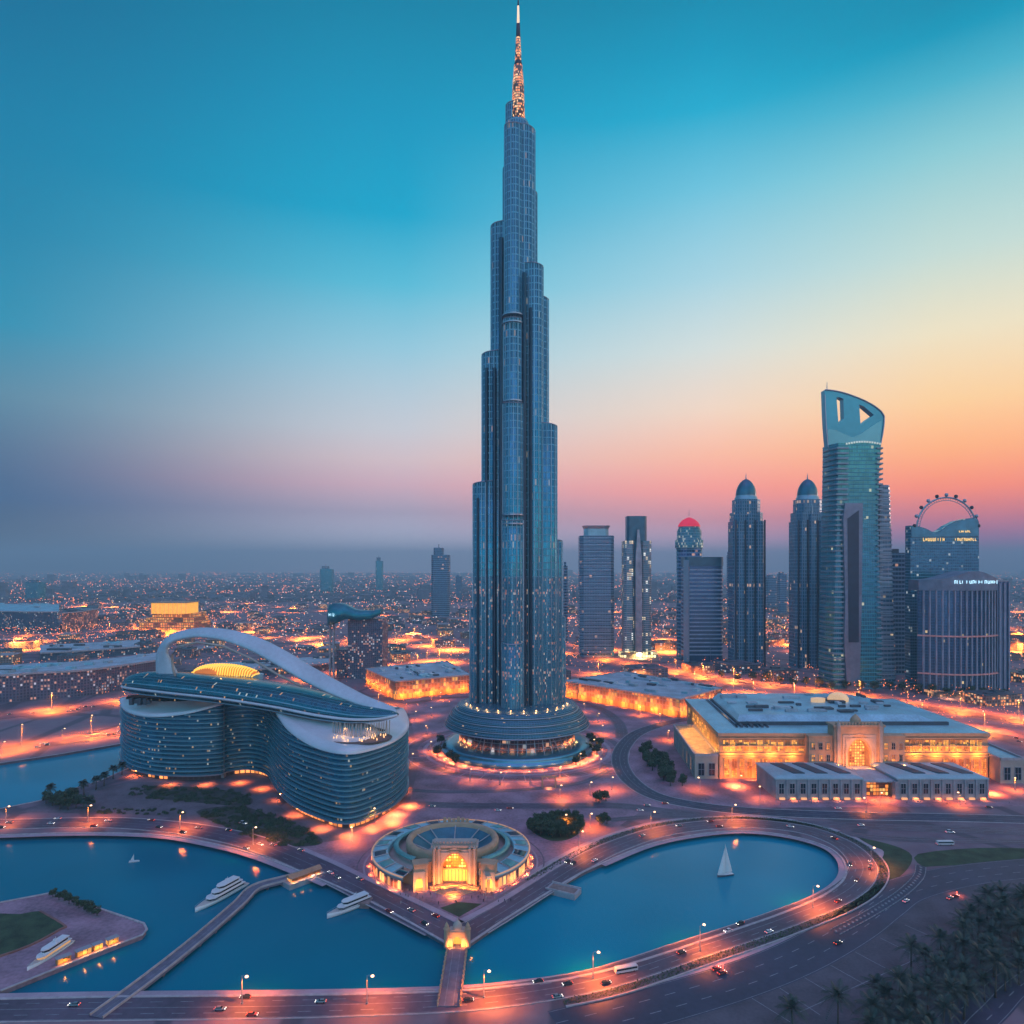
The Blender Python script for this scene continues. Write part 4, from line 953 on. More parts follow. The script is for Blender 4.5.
for k in range(6): light('flank_light', (pxa-325-5, py0-750+12+k*20, 26), 12000, (1,.40,.05), pc, .5, 150, (1,0,.2))
# front pavilion
pv_ = empty('arcade_pavilion', (320, 630, 0), 'long low grey pavilion with dark windows in front of the golden palace', 'pavilion')
qa, qb, qy, qd, qH = 228.5, 411.5, 606.0, 654.0, 17.0
gapx0, gapx1 = PX(867,qy), PX(893,qy)
for (a_, b_) in ((qa, gapx0-4), (gapx1+4, qb)):
    mb = MB(); mb.prism([(a_,qy),(b_,qy),(b_,qd),(a_,qd)], 0, qH, cap=False); wl_ = mb.build('wall', M['concrete'], pv_)
    mb = MB(); frust(mb, [(a_-1,qy-1),(b_+1,qy-1),(b_+1,qd+1),(a_-1,qd+1)], [(a_+4,qy+5),(b_-4,qy+5),(b_-4,qd-4),(a_+4,qd-4)], qH+1.1, qH+2.4); mb.prism([(a_-1,qy-1),(b_+1,qy-1),(b_+1,qd+1),(a_-1,qd+1)], qH, qH+1.1, cap=False, bottom=True); rf_ = mb.build('roof', mat('roof_pale', (.34,.50,.56), .5, metal=.1, var=.15, scale=.05), pv_)
    L_ = b_-a_; k = 0; n_ = int(L_/9.2)
    for k in range(n_):
        x = a_+L_*(k+.5)/n_
        window(x, qy, 4.4, 4.6, 9.2, 0, M['glass_dark'], pv_, M['kerb'])
        mb = MB(); mb.box(x+4.6, qy-.5, 8.4, 1.2, 1.2, 16.8); mb.build('pilaster', M['concrete'], pv_)
        mb = MB(); mb.box(x, qy-2.0, .9, 4.6, 1.4, 1.6); mb.build('glowing_planter', mat('planter_glow', (.5,.3,.2), .6, emit=(1,.40,.14), es=1.0), pv_)
        if k % 2: light('planter_light', (x-320, qy-630-4, 3), 2600, (1,.26,.07), pv_, .4)
    for k in range(3):
        x = a_+L_*(.25+.27*k); mb = MB(); mb.prism([(x,qy+9),(x+10,qy+9),(x+2,qd-8),(x-9,qd-8)], qH+2.2, qH+3.1); mb.build('skylight', M['roof_dark'], rf_)
mb = MB(); mb.prism([(gapx0-4,qy+3),(gapx1+4,qy+3),(gapx1+4,qd),(gapx0-4,qd)], 13.5, 15); mb.build('entrance_roof', M['roof_grey'], pv_)
for x in (gapx0-3, gapx1+3): mb = MB(); mb.box(x, qy+1, 7.5, 3.4, 5, 15); mb.build('entrance_pier', M['concrete'], pv_)
mb = MB(); mb.face([(gapx0-1,qy+9,0),(gapx1+1,qy+9,0),(gapx1+1,qy+9,13.5),(gapx0-1,qy+9,13.5)], [(0,0),(24,0),(24,13.5),(0,13.5)]); mb.build('lit_entrance', facade('lit_entrance', (.3,.1,.04), (.2,.09,.05), 2.6, 3.2, .18, .2, .85, (1,.28,.04), 1.3, .6, 0, litc2=(1,.55,.15), clump=.4), pv_)
for dx in (-6, 6): light('entrance_light', ((gapx0+gapx1)/2-320+dx, qy-630-2, 6), 16000, (1,.20,.04), pv_, .5)
light('entrance_light', (qb-320+14, qy-630+14, 6), 90000, (1,.15,.03), pv_, .5); light('entrance_light', (qa-320-24, qy-630+36, 6), 80000, (1,.15,.035), pv_, .5)

# ============================================================ arcaded market halls behind the tower
M['hall'] = facade('hall_wall', (.20,.09,.05), (.34,.23,.19), 5.2, 6.6, .3, .2, .34, (1,.26,.05), .8, .6, 0, litc2=(1,.55,.12), clump=.5)
def hall(name, poly, H, label, lights, shop=8.5):
    cx = sum(p[0] for p in poly)/len(poly); cyy = sum(p[1] for p in poly)/len(poly)
    r = empty(name, (cx, cyy, 0), label, 'market hall')
    mb = MB(); mb.prism(poly, shop, H, cap=False); mb.build('upper_wall', M['hall'], r)
    mb = MB(); mb.prism(poly, 0, shop, cap=False); mb.build('shop_front', facade('shop_front', (.4,.16,.05), (.25,.12,.07), 7, 8.5, .16, .12, .75, (1,.34,.04), 1.0, .6, 0, litc2=(1,.24,.03), clump=.7) if 'shop_front' not in MATS else MATS['shop_front'], r)
    out = [(cx+(x-cx)*1.012, cyy+(y-cyy)*1.012) for x, y in poly]
    mb = MB(); mb.prism(out, H, H+2, bottom=True, cap=False); mb.build('cornice', M['kerb'], r)
    mb = MB(); mb.face([(x,y,H+1) for x, y in poly]); rf = mb.build('roof', M['roof_grey'], r)
    a_, b_, d_ = Vector(poly[0]), Vector(poly[1]), Vector(poly[3])
    for k in range(34):
        u, v = random.uniform(.04,.9), random.uniform(.08,.86); p = a_+(b_-a_)*u+(d_-a_)*v; q = a_+(b_-a_)*min(.96,u+random.uniform(.03,.12))+(d_-a_)*v
        wd = random.uniform(2,9); s_ = (q-p).normalized(); nn = Vector((-s_.y, s_.x))*wd
        mb = MB(); mb.prism([tuple(p), tuple(q), tuple(q+nn), tuple(p+nn)], H+1, H+random.uniform(2.5,5)); mb.build('rooftop_unit', random.choice([M['roof_teal'],M['roof_dark'],M['roof_grey'],M['white']]), rf)
    for e in lights:
        p, q = Vector(poly[e]), Vector(poly[(e+1) % 4]); L_ = (q-p).length; nn = Vector(((q-p).y, -(q-p).x)).normalized()
        for k in range(int(L_/26)):
            s_ = p+(q-p)*((k+.5)*26/L_)+nn*7; light('shop_light', (s_.x-cx, s_.y-cyy, 7), 36000, (1,.22,.03), r, .6, 170, (-nn.x,-nn.y,.1))
    return r
hall('market_hall', [(79,1085),(224,933),(306,1022),(190,1180)], 24, 'flat-roofed market hall glowing orange at street level, right of the tall stepped tower', (0,1))
hall('market_hall', [(-250,1196),(-177,1060),(-66,1128),(-120,1290)], 27, 'flat-roofed market hall glowing gold at street level, left of the tall stepped tower', (0,1))

# ============================================================ towers on the right skyline
def fac(name, glass, frame, **k): return facade(name, glass, frame, **k)
def rect(cx, y, wx, wy, rz=0):
    c, s_ = math.cos(rz), math.sin(rz)
    return [(cx+c*a_-s_*b_, y+s_*a_+c*b_) for a_, b_ in ((-wx/2,-wy/2),(wx/2,-wy/2),(wx/2,wy/2),(-wx/2,wy/2))]
def chamf(cx, y, wx, wy, c_):
    a_, b_ = wx/2, wy/2
    return [(cx-a_+c_,y-b_),(cx+a_-c_,y-b_),(cx+a_,y-b_+c_),(cx+a_,y+b_-c_),(cx+a_-c_,y+b_),(cx-a_+c_,y+b_),(cx-a_,y+b_-c_),(cx-a_,y-b_+c_)]
def bands(mb, poly, z0, z1, step, out=1.0, th=1.2):
    z = z0
    cx = sum(p[0] for p in poly)/len(poly); cyy = sum(p[1] for p in poly)/len(poly)
    R = max(math.dist(p, (cx,cyy)) for p in poly); f_ = 1+out/R
    pp = [(cx+(x-cx)*f_, cyy+(yy-cyy)*f_) for x, yy in poly]
    while z < z1: mb.prism(pp, z, z+th, bottom=True); z += step
# T1
Y = 1600; k_ = Y/F
t1 = empty('skyscraper', (PX(596,Y), Y, 0), 'blue striped office tower with a recessed crown, right of the stepped tower', 'skyscraper')
gt1 = facade('banded_glass', (.018,.11,.20), (.18,.28,.38), 6, 8, .1, .38, .03, (1,.5,.3), .5, .2, .6, clump=1)
pl1 = chamf(PX(596,Y), Y, 33.5*k_, 50, 8); mb = MB(); mb.prism(pl1, 0, ZP(536,Y)); mb.build('shaft', gt1, t1)
mb = MB(); bands(mb, pl1, 12, ZP(537,Y), 8, .9, 1.7); mb.build('floor_band', mat('band_steel', (.30,.42,.52), .45, metal=.3), t1)
mb = MB(); mb.prism(chamf(PX(596,Y), Y, 24*k_, 34, 8), ZP(536,Y), ZP(529,Y)); mb.build('crown', M['roof_teal'], t1)
mb = MB(); frust(mb, chamf(PX(596,Y), Y, 24*k_, 36, 8), chamf(PX(596,Y), Y, 27*k_, 42, 8), ZP(529,Y), ZP(526,Y)); mb.build('crown_rim', M['steel_rim'], t1)
# T2
Y = 1580; k_ = Y/F; X0 = PX(637,Y)
t2 = empty('skyscraper', (X0, Y, 0), 'slim pale-banded tower with a tall central fin and dark square top', 'skyscraper')
g2 = facade('pale_banded', (.06,.22,.28), (.36,.42,.48), 5, 9, .12, .34, .12, (1,.75,.45), 1.1, .3, .35, litc2=(.9,.9,.8), clump=.8)
for s_ in (-1, 1):
    p_ = chamf(X0+s_*8.2*k_, Y+8, 11*k_, 40, 6); mb = MB(); mb.prism(p_, 0, ZP(541,Y)); mb.build('side_bay', g2, t2)
    mb = MB(); bands(mb, p_, 14, ZP(542,Y), 9, 1.2, 1.8); mb.build('floor_band', mat('band_pale', (.36,.40,.45), .5), t2)
mb = MB(); mb.prism(chamf(X0, Y+14, 20*k_, 30, 5), 0, ZP(516,Y)); mb.prism(chamf(X0, Y+2, 7.5*k_, 30, 3), 0, ZP(541,Y)); mb.build('core', mat('core_blue', (.03,.13,.19), .3, metal=.5), t2)
mb = MB(); mb.loft([[(X0-3.2*k_,Y-26,0),(X0+3.4*k_,Y-26,0),(X0+3.4*k_,Y-14,0),(X0-3.2*k_,Y-14,0)],[(X0-3*k_,Y-22,ZP(560,Y)),(X0+3.2*k_,Y-22,ZP(560,Y)),(X0+3.2*k_,Y-14,ZP(560,Y)),(X0-3*k_,Y-14,ZP(560,Y))],[(X0-.9*k_,Y-18,ZP(530,Y)),(X0+1*k_,Y-18,ZP(530,Y)),(X0+1*k_,Y-14,ZP(530,Y)),(X0-.9*k_,Y-14,ZP(530,Y))]], caps=True); mb.build('central_fin', mat('fin_grey', (.27,.31,.37), .35, metal=.4), t2)
mb = MB(); mb.prism(rect(X0, Y-10, 36*k_, 30), 0, 13); mb.build('lit_base', facade('lit_base', (.2,.18,.12), (.3,.28,.22), 6, 6.5, .2, .2, .7, (1,.8,.35), 2.2, .5, 0), t2)
light('base_light', (0,-30,14), 260000, (1,.6,.2), t2, 1)
# T3
Y = 1530; k_ = Y/F
t3 = empty('skyscraper', (PX(697,Y), Y, 0), 'blue office block pair with a glowing red dome on the taller rear half', 'skyscraper')
X0 = PX(692,Y); Y2 = Y+25
mb = MB(); mb.smooth = True; mb.prism(stadium((X0-8,Y2),(X0+8,Y2), 20, 14), 0, ZP(548,Y), cap=False); mb.smooth = False; mb.face([(x,y,ZP(548,Y)) for x,y in stadium((X0-8,Y2),(X0+8,Y2),20,14)]); mb.build('rear_shaft', gt1, t3)
z0, z1 = ZP(548,Y), ZP(526,Y)
mb = MB(); mb.smooth = True; mb.lathe([(31,z0),(31,z0+18),(27,z0+20),(27,z0+38),(23.5,z1-4),(23.5,z1)], 28, X0, Y2, 1, .7); mb.build('drum', facade('drum_glass', (.05,.2,.24), (.2,.35,.4), 3.5, 6, .2, .3, .2, (.9,.9,.7), .4, .3, .4), t3)
zd = ZP(516,Y); mb = MB(); mb.smooth = True; mb.lathe([(24.5,z1),(24,z1+3),(20.5,z1+9),(14,z1+15),(6.5,z1+19),(0,z1+21)], 28, X0, Y2, 1, .7); mb.build('dome', mat('dome_red', (.55,.02,.05), .5, var=.1, emit=(1,.03,.08), es=.55), t3)
mb = MB(); mb.tube([(X0,Y2,z1+24),(X0,Y2,z1+38)], [.8,.3], 5); mb.build('mast', M['steel_rim'], t3)
p_ = chamf(PX(699.5,Y), Y-18, 36.5*k_, 44, 5); mb = MB(); mb.prism(p_, 0, ZP(566,Y-30)); mb.build('front_shaft', mat('front_glass', (.03,.13,.25), .2, metal=.6, var=.2, scale=.02), t3)
mb = MB(); bands(mb, p_, 14, ZP(568,Y-30), 8.6, 1, 3.0); mb.build('floor_band', mat('band_mid', (.34,.43,.54), .45, metal=.2), t3)
mb = MB(); mb.prism(chamf(PX(699.5,Y), Y-18, 37.5*k_, 46, 5), ZP(566,Y-30), ZP(557,Y-30)); mb.build('parapet_box', mat('core_blue', (1,1,1)), t3)
mb = MB(); mb.prism([(PX(681.5,Y)+a_, Y-34+b_) for a_, b_ in ((-4,0),(5,-9),(9,-4),(0,8))], 0, ZP(560,Y)); mb.build('corner_fin', M['steel_rim'], t3)
# T4, T5 twin domed towers
def domed(X0, Y, label):
    k_ = Y/F; r = empty('skyscraper', (X0, Y, 0), label, 'skyscraper', 'domed twin towers')
    g = MATS.get('dg') or facade('domed_glass', (.05,.22,.33), (.14,.25,.35), 4.5, 7, .34, .2, .02, (1,.6,.35), .5, .25, .55, clump=1, band=(24,1,.25)); MATS['dg'] = g
    W = 31*k_; zs = ZP(513,Y)
    mb = MB(); mb.prism(chamf(X0, Y, W, W*.8, 9), 0, zs-18); mb.build('shaft', g, r)
    for dx in (-.30, 0, .30):
        mb = MB(); mb.prism(chamf(X0+dx*W, Y-W*.40, W*.20, 8, 2), 0, zs-(18 if dx else 4)); mb.build('front_pier', g, r)
    for dx in (-.155, .155, -.46, .46):
        mb = MB(); mb.box(X0+dx*W, Y-W*.41, (zs-16)/2, 2.4, 3, zs-16); mb.build('rib', M['dark_column'], r)
    mb = MB(); mb.prism(chamf(X0, Y, W*.92, W*.74, 9), zs-18, zs); mb.prism(chamf(X0, Y, W*.80, W*.66, 10), zs, ZP(500,Y)); mb.build('shoulder', g, r)
    mb = MB()
    for a_ in range(12):
        t = a_*PI/6; mb.tube([(X0+W*.45*math.cos(t),Y+W*.38*math.sin(t),zs-18),(X0+W*.40*math.cos(t),Y+W*.34*math.sin(t),zs+10),(X0+W*.30*math.cos(t),Y+W*.26*math.sin(t),ZP(497,Y))], 1.2, 5)
    mb.build('crown_rib', M['steel_rim'], r)
    zb = ZP(498,Y); mb = MB(); mb.smooth = True; mb.lathe([(W*.37,ZP(504,Y)),(W*.36,zb),(W*.33,zb+2),(W*.33,zb+5)], 24, X0, Y, 1, .85); mb.build('drum', M['steel_rim'], r)
    R = W*.325; h_ = ZP(479,Y)-zb-5; mb = MB(); mb.smooth = True; mb.lathe([(R*math.cos(t)**1.2 if t < 1.5 else 0, zb+5+h_*math.sin(t)) for t in [PI/2*i/9 for i in range(10)]], 24, X0, Y, 1, .85); mb.build('dome', mat('dome_blue', (.04,.16,.23), .3, metal=.5), r)
    mb = MB(); mb.tube([(X0,Y,ZP(480,Y)),(X0,Y,ZP(477,Y)),(X0,Y,ZP(473,Y))], [1.6,1.0,.3], 6); mb.lathe([(0,ZP(478,Y)-2),(1.8,ZP(478,Y)),(0,ZP(478,Y)+2)], 6, X0, Y); mb.build('finial', M['steel_rim'], r)
    return r
domed(PX(746,1440), 1440, 'left one of two matching domed towers with ribbed shafts')
domed(PX(807.5,1420), 1420, 'right one of two matching domed towers, half beside the tall tower with the open top')
# T6 tall tower with the open sky frame
Y = 1190; k_ = Y/F
t6 = empty('skyscraper', (PX(855,Y), Y, 0), 'tall teal tower whose sloping top frames two open holes, on the right skyline', 'skyscraper')
X = lambda px: PX(px, Y)
g6 = facade('teal_curtain', (.03,.30,.38), (.06,.32,.40), 4, 6.5, .08, .22, .015, (.9,.8,.5), .5, .15, .75, clump=1.1)
g6b = facade('banded_side', (.03,.15,.24), (.26,.35,.44), 6, 7, .08, .42, .02, (1,.7,.4), .5, .25, .5, clump=1)
def slabx(mb, pts, y0, y1):
    """outline in (px, py) extruded in depth"""
    P = [(X(a_), ZP(b_, Y)) for a_, b_ in pts]; n = len(P)
    mb.face([(x,y0,z) for x, z in P], [(x,z) for x, z in P]); mb.face([(x,y1,z) for x, z in P][::-1], [(x,z) for x, z in P][::-1])
    for i in range(n):
        a_, b_ = P[i], P[(i+1) % n]; mb.face([(b_[0],y0,b_[1]),(a_[0],y0,a_[1]),(a_[0],y1,a_[1]),(b_[0],y1,b_[1])], [(y0,b_[1]),(y0,a_[1]),(y1,a_[1]),(y1,b_[1])])
Ym = Y; d0, d1 = Y-26, Y+26
# shaft: lofted, waisted
sh = [(688,822,876),(640,822.5,876),(580,824,874),(520,825.5,872.5),(470,826.5,873.5),(446,826.5,875.5)]
def rs(py, l, r, dd): z = ZP(py,Y); a_, b_ = X(l), X(r); return [(a_,Y-dd*.35,z),(a_+6,Y-dd,z),(b_-6,Y-dd,z),(b_,Y-dd*.35,z),(b_,Y+dd*.5,z),(a_,Y+dd*.5,z)]
mb = MB(); mb.loft([rs(py,l,r,30) for py, l, r in sh], uvs='z'); mb.build('shaft', g6, t6)
mb = MB()
for py in range(452, 686, 5):
    l = 822+max(0,(688-py))*.019; z = ZP(py,Y); mb.prism([(X(l)-3,Y-14),(X(l)+2,Y-34),(X(l+13),Y-34),(X(l+13),Y-29),(X(l)+3,Y+8),(X(l)-3,Y+8)], z, z+2.6, bottom=True)
mb.build('curved_balcony', mat('balcony_steel', (.20,.30,.37), .4, metal=.35), t6)
mb = MB()
for py in range(452, 686, 5):
    z = ZP(py,Y); mb.prism([(X(867),Y-34),(X(872)+1,Y-34),(X(874)+3,Y-12),(X(874)+3,Y+10),(X(867),Y+10)], z, z+2.4, bottom=True)
mb.build('curved_balcony', MATS['balcony_steel'], t6)
mb = MB(); slabx(mb, [(837,687),(834,640),(835,600),(833,520),(835,505),(852,505),(851,600),(849,687)], Y-37, Y-29); mb.build('front_panel', mat('panel_grey', (.16,.22,.30), .4, metal=.3, var=.25, scale=.015), t6)
mb = MB(); slabx(mb, [(838,640),(837,520),(848,512),(848,640)], Y-37.6, Y-37.1); mb.build('inset_glass', M['dark_column'], t6)
# crown, in strips around the two openings
def slab_holes(polys, y0, y1):
    """a slab with openings cut through it; outlines given facing the viewer"""
    mb = MB(); W = [[(X(a_), ZP(b_, Y)) for a_, b_ in pl_] for pl_ in polys]; flat = [p for w_ in W for p in w_]
    for t_ in tessellate_polygon([[Vector((p[0],p[1],0)) for p in w_] for w_ in W]):
        for yy in (y0, y1): mb.face([(flat[i][0], yy, flat[i][1]) for i in t_], [flat[i] for i in t_])
    for w_ in W:
        for i in range(len(w_)): a_, b_ = w_[i], w_[(i+1) % len(w_)]; mb.face([(a_[0],y0,a_[1]),(b_[0],y0,b_[1]),(b_[0],y1,b_[1]),(a_[0],y1,a_[1])])
    return mb
c_out = [p[:2] for p in crom([(822.8,391),(830,391.5),(840,393.5),(851,397),(862,401.5),(872,407),(879,412.5)], 4)]+[p[:2] for p in crom([(881.8,417),(881.6,425),(880,436),(877.6,448)], 4)]+[(826,448)]+[p[:2] for p in crom([(825.2,440),(823.8,420),(822.9,396)], 3)]
h1 = [(834.6,398.2),(838,398.2),(841.6,400),(842.2,419),(840,421.5),(836.6,425)]
h2 = [(857.2,405.5),(862,407.5),(871.8,415.8),(865,420.5),(858.6,426)]
slab_holes([c_out, h1, h2], Y-7, Y+7).build('crown_frame', mat('crown_teal', (.05,.34,.46), .28, metal=.6, var=.12, scale=.01), t6)
mb = MB(); slabx(mb, [(826.2,447.5),(825,430),(833,431),(842,435),(850,438.5),(858,435),(868,428),(879,421),(877.4,447.5)], Y-9, Y-7.1); mb.build('crown_fascia', mat('crown_light', (.10,.42,.52), .25, metal=.6, var=.1, scale=.02), t6)
mb = MB(); mb.tube([(X(827),Y,ZP(392,Y)),(X(827),Y,ZP(382,Y))], [1,.4], 5); mb.build('mast', M['steel_rim'], t6)
mb = MB(); [mb.tube([(X(a_),Y-8,ZP(b_,Y)),(X(c_),Y-8,ZP(d_,Y))], 1.0, 5) for a_, b_, c_, d_ in [(*c_out[i],*c_out[i+1]) for i in range(len(c_out)-1)]]; mb.build('edge_trim', M['steel_rim'], t6)
mb = MB()
for i in range(14): mb.box(X(838+i*2.5), Y-31, ZP(447-2*math.sin(i/13*PI),Y), 2.6, 1, 3)
mb.build('crown_lantern', mat('lantern_pale', (.5,.6,.6), .5, emit=(.8,.8,.6), es=.5), t6)
p_ = chamf(X(879.5), Y+2, 16*k_, 40, 4); mb = MB(); mb.loft([[(x,y,0) for x, y in chamf(X(881.5),Y+2,18*k_,44,4)],[(x,y,ZP(486,Y)) for x, y in chamf(X(879),Y+2,13.5*k_,36,4)]], uvs='z', caps=True); mb.build('side_block', g6b, t6)
mb = MB()
for i in range(40):
    f_ = i/40; z = 8+f_*(ZP(488,Y)-8); w_ = (18-4.5*f_)*k_; mb.prism(chamf(X(881.5-2.5*f_), Y+2, w_+2, 46-8*f_, 4), z, z+2.4, bottom=True)
mb.build('side_band', MATS['balcony_steel'], t6)
# T7 plain blue slab behind
Y7 = 1330; t7 = empty('skyscraper', (PX(893,Y7), Y7, 0), 'plain dark blue slab tower just behind the tall open-topped tower', 'skyscraper')
mb = MB(); mb.prism(rect(PX(893,Y7), Y7, 14*Y7/F, 40), 0, ZP(553,Y7)); mb.build('shaft', gt1, t7); mb = MB(); mb.prism(rect(PX(892,Y7), Y7, 8*Y7/F, 20), ZP(553,Y7), ZP(549,Y7)); mb.build('plant_room', M['roof_dark'], t7)
# T8 tower with the dipped roof, big wheel arc on top
Y = 1190; t8 = empty('hotel_tower', (PX(944,Y), Y, 0), 'blue tower with a dipped roofline and lit sign bands, a wheel arc above it', 'hotel tower')
pts = [(910.5,700),(910.5,525.5),(918,526),(926,528.5),(932,531.5),(936,532.5),(941,530),(947,525.5),(956,521),(966,518.5),(977,517.5),(979,522),(979,700)]
mb = MB(); slabx(mb, pts, Y, Y+16); mb.build('shaft', facade('dip_glass', (.04,.25,.36), (.08,.27,.37), 3.6, 5, .1, .25, .05, (.8,.9,.9), .4, .2, .6, clump=.8), t8)
mb = MB(); slabx(mb, [(911,537),(911,526.5),(918,527),(926,529.5),(932,532.5),(936,533.5),(941,531),(947,526.5),(956,522),(966,519.5),(976.5,518.5),(978,523),(978,536)], Y-1.6, Y-.2); mb.build('roof_fascia', mat('fascia_blue', (.06,.29,.41), .35, metal=.5), t8)
def glyphs(mb, x0_, x1_, z, h_, y, n, seed):
    """a row of illegible distant letter strokes"""
    R = random.Random(seed); w_ = (x1_-x0_)/n
    for i in range(n):
        x = x0_+(i+.5)*w_; k = R.randint(0,3)
        mb.box(x-w_*.28, y, z, w_*.16, .5, h_*R.uniform(.7,1)); 
        if k > 0: mb.box(x, y, z+h_*R.choice([-.4,0,.4]), w_*.5, .5, h_*.18)
        if k > 1: mb.box(x+w_*.22, y, z, w_*.16, .5, h_*R.uniform(.5,.9))
mb = MB(); glyphs(mb, X(922), X(944), ZP(539.5,Y), 6, Y-2.4, 9, 1); mb.build('lit_sign', M['gold_sign'], t8)
mb = MB(); glyphs(mb, X(954), X(976), ZP(539.5,Y), 5, Y-2.4, 10, 2); glyphs(mb, X(958), X(970), ZP(531.5,Y), 3.5, Y-2.4, 6, 3); mb.build('lit_sign', M['gold_sign'], t8)
cxw, czw, Rw = X(946.5), ZP(528,Y), 30.5*k_
mb = MB(); mb.tube([(cxw+Rw*math.cos(t)*.97, Y, czw+Rw*math.sin(t)) for t in [PI*i/36 for i in range(37)]], 1.5, 6); mb.tube([(cxw+(Rw-5)*math.cos(t)*.97, Y, czw+(Rw-5)*math.sin(t)) for t in [PI*i/36 for i in range(37)]], .7, 5)
for i in range(37): t = PI*i/36; mb.tube([(cxw+(Rw-5)*math.cos(t)*.97,Y,czw+(Rw-5)*math.sin(t)),(cxw+Rw*math.cos(t+.05)*.97,Y,czw+Rw*math.sin(t+.05))], .4, 4)
mb.build('wheel_arc', M['steel_rim'], t8)
for i in range(11):
    t = math.radians(4+i*17.2); x, z = cxw+(Rw+4.5)*math.cos(t)*.97, czw+(Rw+4.5)*math.sin(t)
    mb = MB(); mb.smooth = True; mb.lathe([(0,z-3.4),(2.2,z-2.6),(3.1,z),(2.2,z+2.4),(0,z+3)], 10, x, Y); mb.tube([(x,Y,z-1),(cxw+Rw*math.cos(t)*.97,Y,czw+Rw*math.sin(t))], .6, 4); mb.build('cabin', M['steel_rim'] if i % 2 else M['metal_dark'], t8)
# T9 round-fronted hotel with ribs
Y = 1130; k_ = Y/F; t9 = empty('hotel_tower', (PX(957,Y), Y, 0), 'broad curved-front hotel with tall pale vertical ribs and a white sign band', 'hotel tower')
X = lambda px: PX(px, Y)
zt9 = ZP(590,Y)
def arcp(px0, px1, bul, y, n=18): return [(X(px0)+(X(px1)-X(px0))*i/n, y-bul*(1-(2*i/n-1)**2)) for i in range(n+1)]
fr = arcp(912.5, 990, 22, Y-14)
mb = MB(); mb.prism(fr+[(X(990)*1.03,Y+24),(X(912.5)*1.033,Y+24)], 0, zt9, cap=False); mb.build('glass_front', facade('deep_glass', (.03,.12,.23), (.04,.13,.23), 3.4, 4.6, .1, .12, .008, (1,.7,.3), .7, .2, .6), t9)
mb = MB(); mb.prism([(X(990),Y-16),(X(1004.5),Y-10),(X(1004.5)*1.03,Y+24),(X(990)*1.03,Y+24)], 0, ZP(581,Y)); mb.build('side_wing', facade('side_glass', (.03,.12,.23), (.15,.20,.30), 8.5, 30, .34, .03, .03, (1,.7,.3), 1, .3, .5), t9)
for i, (x, y) in enumerate(along(fr, (X(990)-X(912.5))/15.6, 1)[:17] and [(a_, b_) for a_, b_, c_ in along(fr, 8.6, 1)]):
    mb = MB(); mb.box(x, y-1.0, zt9/2, 1.9, 3.2, zt9); mb.build('rib', mat('rib_grey', (.30,.31,.39), .6), t9)
for px in (993, 998.5, 1004): mb = MB(); mb.box(X(px), Y-17+ (px-990)*.4, ZP(583,Y)/2, 2.2, 2.5, ZP(583,Y)); mb.build('rib', MATS['rib_grey'], t9)
for py in (635, 672):
    z = ZP(py, Y); mb = MB(); slab_strip(mb, fr, -3.2, .5, z, z+2.2); mb.build('belt', mat('belt_lit', (.35,.22,.24), .6, emit=(1,.3,.2), es=.12), t9)
mb = MB(); n = len(fr)
hd = [(fr[i][0], fr[i][1]-3.5) for i in range(n)]; topz = [ZP(580-9*math.exp(-((i/(n-1)-.62)/.30)**2), Y) for i in range(n)]
for i in range(n-1): mb.face([(hd[i][0],hd[i][1],zt9),(hd[i+1][0],hd[i+1][1],zt9),(hd[i+1][0],hd[i+1][1],topz[i+1]),(hd[i][0],hd[i][1],topz[i])]); mb.face([(hd[i][0],hd[i][1],topz[i]),(hd[i+1][0],hd[i+1][1],topz[i+1]),(hd[i+1][0],Y+12,topz[i+1]),(hd[i][0],Y+12,topz[i])]); mb.face([(hd[i+1][0],hd[i+1][1],zt9),(hd[i][0],hd[i][1],zt9),(hd[i][0],Y-10,zt9),(hd[i+1][0],Y-10,zt9)])
for i in (0, n-1): mb.face([(hd[i][0],hd[i][1],zt9),(hd[i][0],Y+12,zt9),(hd[i][0],Y+12,topz[i]),(hd[i][0],hd[i][1],topz[i])])
mb.build('sign_band', mat('headband', (.15,.19,.26), .5), t9)
mb = MB(); glyphs(mb, X(938), X(948), ZP(581.5,Y), 5.5, Y-41.2, 4, 5); glyphs(mb, X(950), X(982), ZP(581.5,Y), 5.5, Y-40.2, 11, 6); mb.build('lit_sign', M['cyan_sign'], t9)
mb = MB(); mb.box(X(954), Y-30, 4, 76*k_, 34, 8); mb.build('lit_base', facade('t9_base', (.1,.08,.06), (.2,.17,.16), 4.5, 4, .25, .2, .35, (1,.45,.2), .9, .5, 0), t9)
for k in range(5): light('base_light', (-50+k*25, -60, 8), 26000, (1,.45,.2), t9, 1)

